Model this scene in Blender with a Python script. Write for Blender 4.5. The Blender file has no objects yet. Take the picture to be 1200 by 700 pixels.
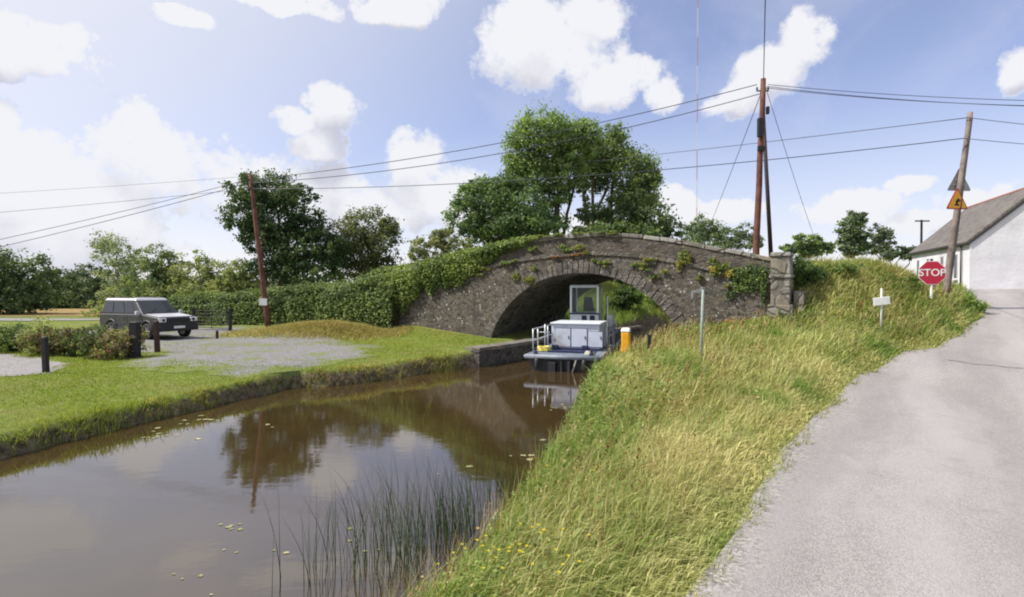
import bpy, bmesh, math, random
import numpy as np
from mathutils import Vector, Matrix

random.seed(7)
RNG = np.random.default_rng(11)
SC = bpy.context.scene
COL = SC.collection
R = math.radians
F = 650.0          # focal length in pixels of the 1200 px wide photograph
EYE = 2.5          # camera height above the road
HOR = 340.0        # row of the horizon

# ------------------------------------------------------------------ camera, sky, sun, exposure
cam = bpy.data.cameras.new('camera')
cam.sensor_width = 36.0
cam.lens = 36.0 * F / 1200.0
cam.clip_start = 0.1
cam.clip_end = 6000.0
camo = bpy.data.objects.new('camera', cam)
COL.objects.link(camo)
camo.location = (0, 0, EYE)
camo.rotation_euler = (R(90) - math.atan(10.0 / F), 0, 0)
SC.camera = camo

SUN_AZ, SUN_EL = R(-94.0), R(50.0)      # azimuth from +Y towards +X
sun = bpy.data.lights.new('sun', 'SUN')
sun.energy = 4.0
sun.angle = R(0.53)
sun.color = (1.0, 0.955, 0.88)
suno = bpy.data.objects.new('sun', sun)
COL.objects.link(suno)
sdir = Vector((math.sin(SUN_AZ) * math.cos(SUN_EL), math.cos(SUN_AZ) * math.cos(SUN_EL), math.sin(SUN_EL)))
suno.rotation_euler = sdir.to_track_quat('Z', 'Y').to_euler()

SC.view_settings.view_transform = 'Standard'
SC.view_settings.look = 'None'
SC.view_settings.exposure = 0.60
SC.view_settings.gamma = 1.0
SC.cycles.filter_width = 2.0
SC.view_settings.use_curve_mapping = False

world = bpy.data.worlds.new('World')
SC.world = world
world.use_nodes = True


class NT:
    """small helper to write node trees"""
    def __init__(self, tree):
        self.t = tree
        tree.nodes.clear()

    def n(self, kind, **kw):
        nd = self.t.nodes.new(kind)
        for k, v in kw.items():
            setattr(nd, k, v)
        return nd

    def link(self, a, b):
        self.t.links.new(a, b)

    def put(self, sock, v):
        if hasattr(v, 'is_output'):
            self.link(v, sock)
        else:
            sock.default_value = v

    def m(self, op, a, b=None, c=None, clamp=False):
        nd = self.n('ShaderNodeMath', operation=op)
        nd.use_clamp = clamp
        self.put(nd.inputs[0], a)
        if b is not None:
            self.put(nd.inputs[1], b)
        if c is not None:
            self.put(nd.inputs[2], c)
        return nd.outputs[0]

    def ramp(self, v, lo, hi, a=0.0, b=1.0, smooth=True):
        nd = self.n('ShaderNodeMapRange')
        nd.interpolation_type = 'SMOOTHSTEP' if smooth else 'LINEAR'
        self.put(nd.inputs[0], v)
        for i, q in enumerate((lo, hi, a, b)):
            nd.inputs[i + 1].default_value = q
        return nd.outputs[0]

    def mix(self, f, a, b, blend='MIX'):
        nd = self.n('ShaderNodeMix', data_type='RGBA', blend_type=blend)
        self.put(nd.inputs[0], f)
        self.put(nd.inputs[6], a if hasattr(a, 'is_output') or len(a) == 4 else (*a, 1))
        self.put(nd.inputs[7], b if hasattr(b, 'is_output') or len(b) == 4 else (*b, 1))
        return nd.outputs[2]

    def noise(self, vec, scale, detail=4.0, rough=0.55, out=0, dist=0.0):
        nd = self.n('ShaderNodeTexNoise')
        if vec is not None:
            self.link(vec, nd.inputs['Vector'])
        nd.inputs['Scale'].default_value = scale
        nd.inputs['Detail'].default_value = detail
        nd.inputs['Roughness'].default_value = rough
        nd.inputs['Distortion'].default_value = dist
        return nd.outputs[out]

    def mapv(self, vec, scale=(1, 1, 1), loc=(0, 0, 0), rot=(0, 0, 0)):
        nd = self.n('ShaderNodeMapping')
        self.link(vec, nd.inputs[0])
        nd.inputs['Scale'].default_value = scale
        nd.inputs['Location'].default_value = loc
        nd.inputs['Rotation'].default_value = rot
        return nd.outputs[0]


def build_world():
    t = NT(world.node_tree)
    tc = t.n('ShaderNodeTexCoord')
    d = tc.outputs['Generated']
    sep = t.n('ShaderNodeSeparateXYZ')
    t.link(d, sep.inputs[0])
    x, y, z = sep.outputs
    az = t.m('ARCTAN2', x, y)
    el = t.m('ARCSINE', z)
    sky = t.n('ShaderNodeTexSky', sky_type='NISHITA')
    sky.sun_disc = False
    sky.sun_elevation = SUN_EL
    sky.sun_rotation = SUN_AZ
    sky.altitude = 60
    sky.air_density = 1.0
    sky.dust_density = 0.6
    sky.ozone_density = 1.6
    skyc = t.mix(1.0, sky.outputs[0], (0.77, 0.68, 0.77), 'MULTIPLY')
    skyc = t.mix(0.12, skyc, (3.6, 3.7, 4.1))

    def ang(px, py):
        a = math.atan((px - 600) / F)
        return a, math.atan((HOR - py) / F * math.cos(a))
    blobs = []
    for px, py, rx, ry in (
            (20, 52, 125, 52), (60, 250, 190, 105), (200, 192, 120, 66), (290, 225, 150, 60), (-120, 190, 180, 150),
            (388, 128, 44, 38), (345, 140, 32, 22), (370, 172, 40, 26), (488, 195, 44, 40), (515, 225, 70, 42), (440, 250, 80, 40), (560, 250, 60, 30),
            (620, 45, 75, 62), (655, 75, 85, 60), (690, 20, 55, 45), (712, 100, 62, 36), (775, 115, 22, 32),
            (940, 52, 46, 40), (895, 92, 58, 40), (862, 122, 46, 26), (965, 42, 25, 22),
            (205, 24, 62, 16), (465, 14, 66, 24), (335, 8, 70, 16), (1196, 75, 30, 36), 
            (1055, 222, 36, 15), (1000, 252, 80, 26), (1165, 232, 70, 22), (845, 248, 62, 18), (790, 245, 40, 26), (1090, 262, 80, 20),
            (700, 262, 120, 20)):
        a0, e0 = ang(px, py)
        a1, _ = ang(px + rx, py)
        _, e1 = ang(px, py - ry)
        blobs.append((a0, e0, abs(a1 - a0), abs(e1 - e0)))
    # a few more beyond the photograph's edges so the sky goes on all round
    for k in range(16):
        blobs.append((R(60 + k * 16.5), R(10 + (k * 37) % 50), R(9 + (k * 13) % 9), R(4 + (k * 7) % 6)))
    # warp the direction a little so the cloud edges billow
    w1 = t.noise(d, 7.0, 5.0, 0.6, out=1)
    ws = t.n('ShaderNodeSeparateColor')
    t.link(w1, ws.inputs[0])
    azw = t.m('ADD', az, t.m('MULTIPLY', t.m('SUBTRACT', ws.outputs[0], 0.5), 0.11))
    elw = t.m('ADD', el, t.m('MULTIPLY', t.m('SUBTRACT', ws.outputs[1], 0.5), 0.09))
    mask = above = None
    el2 = t.m('ADD', elw, 0.045)
    for (a0, e0, ra, re) in blobs:
        qa = t.m('DIVIDE', t.m('SUBTRACT', azw, a0), ra)
        qa = t.m('MULTIPLY', qa, qa)
        qe = t.m('DIVIDE', t.m('SUBTRACT', elw, e0), re)
        q = t.m('SUBTRACT', 1.0, t.m('MULTIPLY_ADD', qe, qe, qa))
        mask = q if mask is None else t.m('MAXIMUM', mask, q)
        qe = t.m('DIVIDE', t.m('SUBTRACT', el2, e0), re)
        q = t.m('SUBTRACT', 1.0, t.m('MULTIPLY_ADD', qe, qe, qa))
        above = q if above is None else t.m('MAXIMUM', above, q)
    mask = t.m('MAXIMUM', mask, -1.2)
    above = t.m('MAXIMUM', above, -1.2)
    nz = t.noise(d, 10.0, 12.0, 0.66)
    nz2 = t.noise(d, 4.0, 8.0, 0.6, dist=0.5)
    dens = t.m('ADD', t.m('MULTIPLY', mask, 0.8), t.m('ADD', t.m('MULTIPLY', t.m('SUBTRACT', nz, 0.5), 2.8), t.m('MULTIPLY', t.m('SUBTRACT', t.noise(d, 38.0, 8.0, 0.65), 0.5), 0.7)))
    cover = t.ramp(dens, -0.12, 0.50)
    # thin veil
    veil = t.m('MULTIPLY', t.ramp(nz2, 0.42, 0.75), 0.22)
    # milky air towards the horizon and towards the sun
    low = t.ramp(el, 0.0, 0.36, 0.62, 0.0)
    sd = t.n('ShaderNodeVectorMath', operation='DOT_PRODUCT')
    t.link(d, sd.inputs[0])
    sd.inputs[1].default_value = tuple(sdir)
    glare = t.ramp(sd.outputs['Value'], 0.08, 0.80, 0.0, 0.9)
    f = t.m('MAXIMUM', cover, t.m('MAXIMUM', veil, t.m('MAXIMUM', low, glare)))
    # cloud brightness: bright crowns, greyer where dense and low
    n3 = t.noise(d, 6.0, 7.0, 0.6)
    body = t.ramp(t.m('ADD', t.m('SUBTRACT', above, mask), t.m('MULTIPLY', t.m('SUBTRACT', n3, 0.5), 3.2)), -0.25, 0.95)
    body = t.m('MULTIPLY', body, t.ramp(cover, 0.35, 0.95))
    ccol = t.mix(body, (3.95, 3.97, 4.15), (2.65, 2.7, 3.15))
    col = t.mix(f, skyc, ccol)
    bg = t.n('ShaderNodeBackground')
    t.link(col, bg.inputs[0])
    bg.inputs[1].default_value = 0.15
    out = t.n('ShaderNodeOutputWorld')
    t.link(bg.outputs[0], out.inputs[0])


build_world()


# ------------------------------------------------------------------ helpers
def X(px, D):
    return (px - 600.0) / F * D


def Z(py, D):
    return EYE + (HOR - py) / F * D


def P(px, py, D):
    return Vector((X(px, D), D, Z(py, D)))


def tag(o, label=None, cat=None, group=None, kind=None):
    if label:
        o['label'] = label
    if cat:
        o['category'] = cat
    if group:
        o['group'] = group
    if kind:
        o['kind'] = kind
    return o


def empty(name, loc, label=None, cat=None, group=None, rz=0.0):
    o = bpy.data.objects.new(name, None)
    o.empty_display_size = 0.2
    COL.objects.link(o)
    o.location = loc
    o.rotation_euler = (0, 0, rz)
    return tag(o, label, cat, group)


def link(name, me, mat, parent=None, smooth=False):
    o = bpy.data.objects.new(name, me)
    COL.objects.link(o)
    if mat is not None:
        me.materials.append(mat)
    if parent is not None:
        o.parent = parent
    if smooth:
        me.polygons.foreach_set('use_smooth', [True] * len(me.polygons))
    return o


def children(o):
    return [c for c in bpy.data.objects if c.parent == o]


def copy_tree(o, parent=None):
    c = o.copy()
    COL.objects.link(c)
    if parent is not None:
        c.parent = parent
    for ch in children(o):
        copy_tree(ch, c)
    return c


def np_mesh(name, V, faces, mat, parent=None, col=None, smooth=False):
    """faces: list of index arrays (n,k); col: (nverts,4)"""
    me = bpy.data.meshes.new(name)
    V = np.asarray(V, dtype=np.float32)
    me.vertices.add(len(V))
    me.vertices.foreach_set('co', V.ravel())
    loops = np.concatenate([np.asarray(f, dtype=np.int32).ravel() for f in faces])
    tot = np.concatenate([np.full(len(f), np.asarray(f).shape[1], dtype=np.int32) for f in faces])
    start = np.concatenate([[0], np.cumsum(tot)[:-1]]).astype(np.int32)
    me.loops.add(len(loops))
    me.loops.foreach_set('vertex_index', loops)
    me.polygons.add(len(tot))
    me.polygons.foreach_set('loop_start', start)
    if col is not None:
        a = me.color_attributes.new('Col', 'FLOAT_COLOR', 'POINT')
        a.data.foreach_set('color', np.asarray(col, dtype=np.float32).ravel())
    me.update(calc_edges=True)
    me.validate()
    return link(name, me, mat, parent, smooth)


class MB:
    """collects simple shapes, then links them as ONE mesh"""
    def __init__(self):
        self.b = bmesh.new()

    def quadmesh(self, vs, fs):
        v = [self.b.verts.new(p) for p in vs]
        for f in fs:
            try:
                self.b.faces.new([v[i] for i in f])
            except ValueError:
                pass
        return self

    def box(self, c, s, rot=None, taper=1.0):
        hx, hy, hz = s[0] / 2, s[1] / 2, s[2] / 2
        pts = []
        for zz in (-1, 1):
            k = taper if zz > 0 else 1.0
            for (a, b) in ((-1, -1), (1, -1), (1, 1), (-1, 1)):
                p = Vector((a * hx * k, b * hy * k, zz * hz))
                if rot is not None:
                    p = rot @ p
                pts.append(p + Vector(c))
        return self.quadmesh(pts, [(3, 2, 1, 0), (4, 5, 6, 7), (0, 1, 5, 4), (1, 2, 6, 5), (2, 3, 7, 6), (3, 0, 4, 7)])

    def tube(self, pts, rads, n=8, cap=True):
        pts = [Vector(p) for p in pts]
        if not hasattr(rads, '__len__'):
            rads = [rads] * len(pts)
        rings = []
        up = None
        for i, p in enumerate(pts):
            a = pts[max(i - 1, 0)]
            b = pts[min(i + 1, len(pts) - 1)]
            t = (b - a).normalized()
            if up is None:
                up = Vector((1, 0, 0)) if abs(t.x) < 0.8 else Vector((0, 1, 0))
            u = (up - t * up.dot(t)).normalized()
            up = u
            w = t.cross(u)
            rings.append([self.b.verts.new(p + (u * math.cos(2 * math.pi * k / n) + w * math.sin(2 * math.pi * k / n)) * rads[i]) for k in range(n)])
        for r0, r1 in zip(rings, rings[1:]):
            for k in range(n):
                self.b.faces.new((r0[k], r0[(k + 1) % n], r1[(k + 1) % n], r1[k]))
        if cap:
            self.b.faces.new(list(reversed(rings[0])))
            self.b.faces.new(rings[-1])
        return self

    def prism(self, poly, v):
        """closed prism: polygon (3D points) extruded along vector v"""
        v = Vector(v)
        a = [self.b.verts.new(Vector(p)) for p in poly]
        c = [self.b.verts.new(Vector(p) + v) for p in poly]
        n = len(a)
        self.b.faces.new(list(reversed(a)))
        self.b.faces.new(c)
        for k in range(n):
            self.b.faces.new((a[k], a[(k + 1) % n], c[(k + 1) % n], c[k]))
        return self

    def build(self, name, mat, parent=None, smooth=False, bevel=0.0, seg=2):
        bmesh.ops.recalc_face_normals(self.b, faces=self.b.faces[:])
        me = bpy.data.meshes.new(name)
        self.b.to_mesh(me)
        self.b.free()
        o = link(name, me, mat, parent, smooth)
        if bevel > 0:
            md = o.modifiers.new('bevel', 'BEVEL')
            md.width = bevel
            md.segments = seg
            md.limit_method = 'ANGLE'
            md.angle_limit = R(35)
        return o


# ------------------------------------------------------------------ materials
def mat_new(name):
    m = bpy.data.materials.new(name)
    m.use_nodes = True
    t = NT(m.node_tree)
    out = t.n('ShaderNodeOutputMaterial')
    b = t.n('ShaderNodeBsdfPrincipled')
    t.link(b.outputs[0], out.inputs[0])
    return m, t, b


def simple(name, col, rough=0.6, metal=0.0, var=0.25, scale=6.0, bump=0.0, spec=0.5, grime=None):
    """painted / plain surface with patchy tone, optional grime and bump"""
    m, t, b = mat_new(name)
    tc = t.n('ShaderNodeTexCoord')
    v = tc.outputs['Object']
    nz = t.noise(v, scale, 6, 0.6)
    lo = tuple(c * (1 - var) for c in col)
    hi = tuple(min(c * (1 + var), 1) for c in col)
    c = t.mix(t.ramp(nz, 0.3, 0.7), lo, hi)
    if grime:
        n2 = t.noise(v, scale * 0.4, 8, 0.7)
        c = t.mix(t.ramp(n2, 0.5, 0.72, 0, 0.8), c, grime)
    t.link(c, b.inputs['Base Color'])
    b.inputs['Roughness'].default_value = rough
    b.inputs['Metallic'].default_value = metal
    b.inputs['Specular IOR Level'].default_value = spec
    if bump:
        bp = t.n('ShaderNodeBump')
        bp.inputs['Strength'].default_value = bump
        bp.inputs['Distance'].default_value = 0.02
        t.link(t.noise(v, scale * 5, 4, 0.6), bp.inputs['Height'])
        t.link(bp.outputs[0], b.inputs['Normal'])
    return m


def leafy(name, trans=0.35, rough=0.6, spec=0.2):
    """foliage / grass: colour from each leaf's own attribute"""
    m, t, b = mat_new(name)
    at = t.n('ShaderNodeVertexColor', layer_name='Col')
    t.link(at.outputs[0], b.inputs['Base Color'])
    b.inputs['Roughness'].default_value = rough
    b.inputs['Specular IOR Level'].default_value = spec
    tr = t.n('ShaderNodeBsdfTranslucent')
    c2 = t.mix(1.0, at.outputs[0], (1.2, 1.25, 0.6), 'MULTIPLY')
    t.link(c2, tr.inputs[0])
    ms = t.n('ShaderNodeMixShader')
    ms.inputs[0].default_value = trans
    t.link(b.outputs[0], ms.inputs[1])
    t.link(tr.outputs[0], ms.inputs[2])
    out = [n for n in t.t.nodes if n.type == 'OUTPUT_MATERIAL'][0]
    t.link(ms.outputs[0], out.inputs[0])
    return m


def stone_mat(name, c_lo, c_hi, scale=(3.4, 3.4, 5.2), lichen=0.35, moss=0.3, pale=0.35, joint=(0.17, 0.155, 0.135)):
    m, t, b = mat_new(name)
    tc = t.n('ShaderNodeTexCoord')
    v = tc.outputs['Object']
    wob = t.n('ShaderNodeVectorMath', operation='MULTIPLY_ADD')
    t.link(t.noise(v, 2.2, 3, 0.5, out=1), wob.inputs[0])
    wob.inputs[1].default_value = (0.22, 0.22, 0.16)
    t.link(v, wob.inputs[2])
    vv = t.mapv(wob.outputs[0], scale)
    vo = t.n('ShaderNodeTexVoronoi', feature='F1')
    vo.inputs['Scale'].default_value = 1.0
    vo.inputs['Randomness'].default_value = 0.9
    t.link(vv, vo.inputs['Vector'])
    ve = t.n('ShaderNodeTexVoronoi', feature='DISTANCE_TO_EDGE')
    ve.inputs['Scale'].default_value = 1.0
    ve.inputs['Randomness'].default_value = 0.9
    t.link(vv, ve.inputs['Vector'])
    cs = t.n('ShaderNodeSeparateColor')
    t.link(vo.outputs['Color'], cs.inputs[0])
    base = t.mix(t.ramp(cs.outputs[0], 0.1, 0.95, smooth=False), c_lo, c_hi)
    warm = t.mix(t.ramp(cs.outputs[1], 0.55, 1.0, 0, 0.6), base, (c_hi[0] * 0.95, c_hi[1] * 0.8, c_hi[2] * 0.62))
    fine = t.noise(v, 38, 5, 0.65)
    c = t.mix(t.ramp(fine, 0.3, 0.75, 0, 0.55), warm, tuple(q * 0.45 for q in c_lo))
    edge = t.ramp(ve.outputs['Distance'], 0.015, 0.09)
    c = t.mix(edge, joint, c)
    # pale lichen spots
    l1 = t.noise(v, 7, 6, 0.7)
    c = t.mix(t.m('MULTIPLY', t.ramp(l1, 0.60, 0.72), lichen), c, (0.42, 0.41, 0.37))
    pv = t.n('ShaderNodeTexVoronoi', feature='F1')
    pv.inputs['Scale'].default_value = 9.0
    t.link(v, pv.inputs['Vector'])
    ps = t.n('ShaderNodeSeparateColor')
    t.link(pv.outputs['Color'], ps.inputs[0])
    c = t.mix(t.m('MULTIPLY', t.ramp(ps.outputs[2], 0.90, 0.96), t.m('MULTIPLY', t.ramp(pv.outputs['Distance'], 0.5, 0.3), pale)), c, (0.55, 0.54, 0.5))
    # damp dark streaks and moss
    st = t.noise(t.mapv(v, (2.4, 2.4, 0.35)), 1.0, 5, 0.6)
    c = t.mix(t.ramp(st, 0.5, 0.75, 0, 0.55), c, (0.05, 0.047, 0.042))
    mo = t.noise(v, 1.4, 7, 0.68)
    c = t.mix(t.m('MULTIPLY', t.ramp(mo, 0.55, 0.7), moss), c, (0.085, 0.095, 0.03))
    t.link(c, b.inputs['Base Color'])
    b.inputs['Roughness'].default_value = 0.9
    b.inputs['Specular IOR Level'].default_value = 0.2
    h = t.m('ADD', t.m('MULTIPLY', edge, 0.6), t.m('ADD', t.m('MULTIPLY', fine, 0.35), t.m('MULTIPLY', cs.outputs[2], 0.5)))
    bp = t.n('ShaderNodeBump')
    bp.inputs['Strength'].default_value = 0.9
    bp.inputs['Distance'].default_value = 0.07
    t.link(h, bp.inputs['Height'])
    t.link(bp.outputs[0], b.inputs['Normal'])
    return m
# ------------------------------------------------------------------ the lie of the land
WATER = -0.5
BO = Vector((-0.88, 26.0, 0.0))          # left springing of the arch, on the near face of the bridge
BA = R(-34.8)                            # the bridge's face runs along +s, the canal along +t
CS, SN = math.cos(BA), math.sin(BA)


def st(s, t):
    return (BO.x + s * CS - t * SN, BO.y + s * SN + t * CS)


def to_st(x, y):
    dx, dy = x - BO.x, y - BO.y
    return dx * CS + dy * SN, -dx * SN + dy * CS


CANAL = [(-16, -14), (-10.9, 3), (-9.0, 9.5), (-8.1, 12.8), (-7.3, 15.1), (-6.7, 16.2), (-4.3, 18.3), (-1.7, 21.3), st(2.2, -3.6), st(2.2, 0), st(2.2, 70),
         st(7.9, 70), st(7.9, 0), st(7.9, -2.4), (3.0, 17.3), (1.8, 15), (0.75, 9.75), (-0.2, 7), (-0.8, 5.4), (-2.2, 2), (-6, -14)]
ROAD = [(-6.5, -6.5), (-2.0, 0.0), (1.45, 4.5), (3.0, 6.8), (4.6, 9.05), (6.45, 11.3), (9.25, 14.25), (12.8, 16.7), (15.3, 18.6), (16.4, 19.4), (17.5, 20.7), (18.9, 22.6), (21.0, 25.6),
        (22.6, 29.0), (23.6, 31.5), (40, 26), (44, 22), (30, 20), (24, 17.5), (17, 11), (11, 4.5), (6.2, -2), (3, -6.5)]


def rounded(poly, n=6):
    """Catmull-Rom through a closed outline"""
    out = []
    L = len(poly)
    for i in range(L):
        p0, p1, p2, p3 = (np.array(poly[(i + k) % L], float) for k in (-1, 0, 1, 2))
        for j in range(n):
            u = j / n
            q = 0.5 * ((2 * p1) + (p2 - p0) * u + (2 * p0 - 5 * p1 + 4 * p2 - p3) * u * u + (3 * p1 - p0 - 3 * p2 + p3) * u ** 3)
            out.append((float(q[0]), float(q[1])))
    return out


ROAD = rounded(ROAD[:15], 5)[:-5] + ROAD[14:]
GRAVEL = [(-12.3, 18.4), (-13.3, 20.5), (-17.5, 22.6), (-24, 26.5), (-26, 31), (-20, 33.5), (-15.5, 31.4), (-11, 29.3), (-7.8, 26.2), (-6.3, 23.6), (-5.4, 20.3), (-6.6, 17.9), (-8.2, 16.6), (-9.8, 16.6)]
LANE = [(-13.0, 15.6), (-15.2, 14.6), (-26, 11), (-26, 21.5), (-18.3, 20.0), (-14.6, 18.2)]
FAR_ROAD = [(-90, 39.5), (-26, 39.6), (-19.5, 40.5), (-19.5, 44.0), (-27, 43.2), (-90, 43.5)]
HAY = [(-47, 45.5), (-33, 45.2), (-36, 52), (-42, 63), (-58, 63)]


def sdf(poly, x, y):
    """signed distance to a polygon, negative inside"""
    x = np.asarray(x, float)
    y = np.asarray(y, float)
    d = np.full(x.shape, 1e9)
    ins = np.zeros(x.shape, bool)
    n = len(poly)
    for i in range(n):
        ax, ay = poly[i]
        bx, by = poly[(i + 1) % n]
        ex, ey = bx - ax, by - ay
        L = ex * ex + ey * ey
        u = np.clip(((x - ax) * ex + (y - ay) * ey) / L, 0, 1)
        d = np.minimum(d, np.hypot(x - ax - u * ex, y - ay - u * ey))
        c = (ay > y) != (by > y)
        with np.errstate(divide='ignore', invalid='ignore'):
            xi = (bx - ax) * (y - ay) / (by - ay if by != ay else 1e-9) + ax
        ins ^= c & (x < xi)
    return np.where(ins, -d, d)


def sstep(a, b, v):
    u = np.clip((v - a) / (b - a), 0, 1)
    return u * u * (3 - 2 * u)


def wnoise(x, y, sc, seed=0):
    """cheap smooth noise from summed sines"""
    r = np.random.default_rng(seed)
    v = np.zeros(np.shape(x))
    for k in range(7):
        a = r.uniform(0, 2 * math.pi)
        f = sc * (0.6 + 0.55 * k)
        v = v + np.sin((x * math.cos(a) + y * math.sin(a)) * f + r.uniform(0, 6.3)) / (1 + 0.5 * k)
    return v / 2.6


CTRL = [  # x, y, z of the dry land
    # left bank and beyond
    (-9.6, 9.5, -0.10), (-8.7, 13, -0.08), (-7.6, 15.8, -0.06), (-4.9, 18.8, -0.04), (-2.5, 21.6, 0.06), (-8.0, 17.2, 0.08), (-6.0, 20.0, 0.1), (*st(1, -3), 0.16), (*st(1, 0), 0.16), (*st(1, 6), 0.16), (*st(1, 20), 0.3),
    (-12, 12, 0.05), (-13, 16, 0.12), (-17, 18, 0.15), (-10, 20, 0.16), (-6, 23, 0.16), (-4, 26, 0.17), (-14, 24, 0.17), (-18, 26, 0.2), (-22, 28, 0.22), (-14, 30.5, 0.25), (-9, 28.4, 0.24),
    (-26, 20, 0.15), (-30, 10, 0.1), (-13, 2, 0.0), (-20, -4, 0.0), (-24, 33, 0.28), (-30, 40, 0.3), (-45, 40, 0.3), (-50, 20, 0.2), (-45, 62, 0.3), (-60, 60, 0.3),
    (-6.5, 29.6, 0.2), (-19, 32.5, 0.25),
    # ramp behind the ivy hedge
    (*st(-6.5, 2.0), 2.2), (*st(-6.5, 5), 2.2), (-9, 33.0, 1.9), (-12, 34.6, 1.5), (-16, 36.6, 1.0), (-21, 38.5, 0.5), (-12, 40, 1.1), (-6, 38, 1.6), (-3, 42, 1.3),
    # verge on the right
    (-1.2, 3, -0.05), (-0.8, 5.2, -0.02), (0.2, 7, 0.0), (1.4, 10, 0.1), (2.2, 13, 0.3), (2.6, 15, 0.4), (3.3, 16, 0.48), (4.0, 17.4, 0.52), (4.8, 14, 0.55), (6.2, 16, 0.78), (*st(8.9, -1.5), 0.72), (*st(8.9, -0.1), 0.8),
    (7.8, 18.4, 0.9), (9.3, 17.9, 1.0), (3.5, 10.5, 0.18), (6.6, 13.6, 0.55), (1.8, 6.5, 0.02), (8.5, 15.6, 0.95), (10.5, 16.4, 1.1), (11.5, 17.2, 1.2),
    # embankment and mound right of the pier
    (10.3, 18.7, 1.75), (10.5, 19.5, 2.6), (10.9, 20.6, 3.25), (11.8, 20.9, 3.3), (12.6, 18.6, 1.75), (13.2, 20.2, 2.6), (13.0, 21.6, 3.3), (14.2, 22.0, 3.45), (15.2, 23.4, 3.3), (14.6, 19.5, 1.85), (15.4, 20.8, 2.4), (16.0, 20.6, 2.1), (15.9, 22.3, 3.05), (17.0, 23.5, 2.6), (18.5, 24, 2.25),
    (14.2, 18.4, 1.2), (16.9, 20.7, 1.7),
    # road
    (-2, 0, 0), (0, -4, 0), (3, 3, 0), (6, -1, 0), (5, 9, 0.02), (8, 6, 0.02), (7, 11.3, 0.1), (9.6, 14.2, 0.3), (11.5, 11, 0.22), (12.8, 16.7, 0.75), (15.5, 14.5, 0.7), (15.7, 18.6, 1.2), (17, 19.3, 1.45),
    (19, 17, 1.35), (19.5, 22.4, 1.95), (23, 20, 1.9), (21.5, 25.8, 2.25), (24, 30, 2.5), (28, 28, 2.5), (32, 24, 2.3), (25, 32, 2.6), (30, 40, 2.6), (20, 32, 2.5), (20, 40, 2.4),
    # land beyond the bridge
    (*st(9.2, 7), 1.3), (*st(10.5, 8), 2.1), (*st(9.3, 12), 1.5), (*st(10.6, 13), 2.4), (*st(9.5, 18), 1.7), (*st(11, 19), 2.7), (*st(14, 16), 3.0), (*st(9.5, 30), 2.0), (*st(12, 30), 3.0), (*st(1.3, 9), 0.25), (*st(0.6, 13), 0.9), (*st(-0.8, 16), 2.0), (*st(-3, 19), 3.0), (*st(0.6, 22), 1.5), (*st(-2, 28), 2.6), (*st(-6, 25), 2.6), (*st(0.5, 40), 1.2), (8, 60, 0.8), (-20, 60, 0.4), (40, 60, 2.2), (30, 80, 1.5),
    (50, 30, 2.4), (45, 10, 1.5), (30, 5, 0.7), (0, -20, 0), (20, -10, 0.0),
]
_c = np.array(CTRL)
_D = np.hypot(_c[:, None, 0] - _c[None, :, 0], _c[:, None, 1] - _c[None, :, 1])
_w = np.linalg.solve(_D + 0.03 * np.eye(len(_c)), _c[:, 2] - 0.3)


def deck_z(s):
    """height of the bridge's road along s"""
    return np.interp(s, [-12, -6.2, -3, 1, 3, 5.4, 7.2, 9, 10.5, 12, 14, 18], [1.3, 2.45, 2.95, 3.6, 3.8, 3.85, 3.72, 3.45, 3.1, 2.85, 2.7, 2.4])


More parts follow.
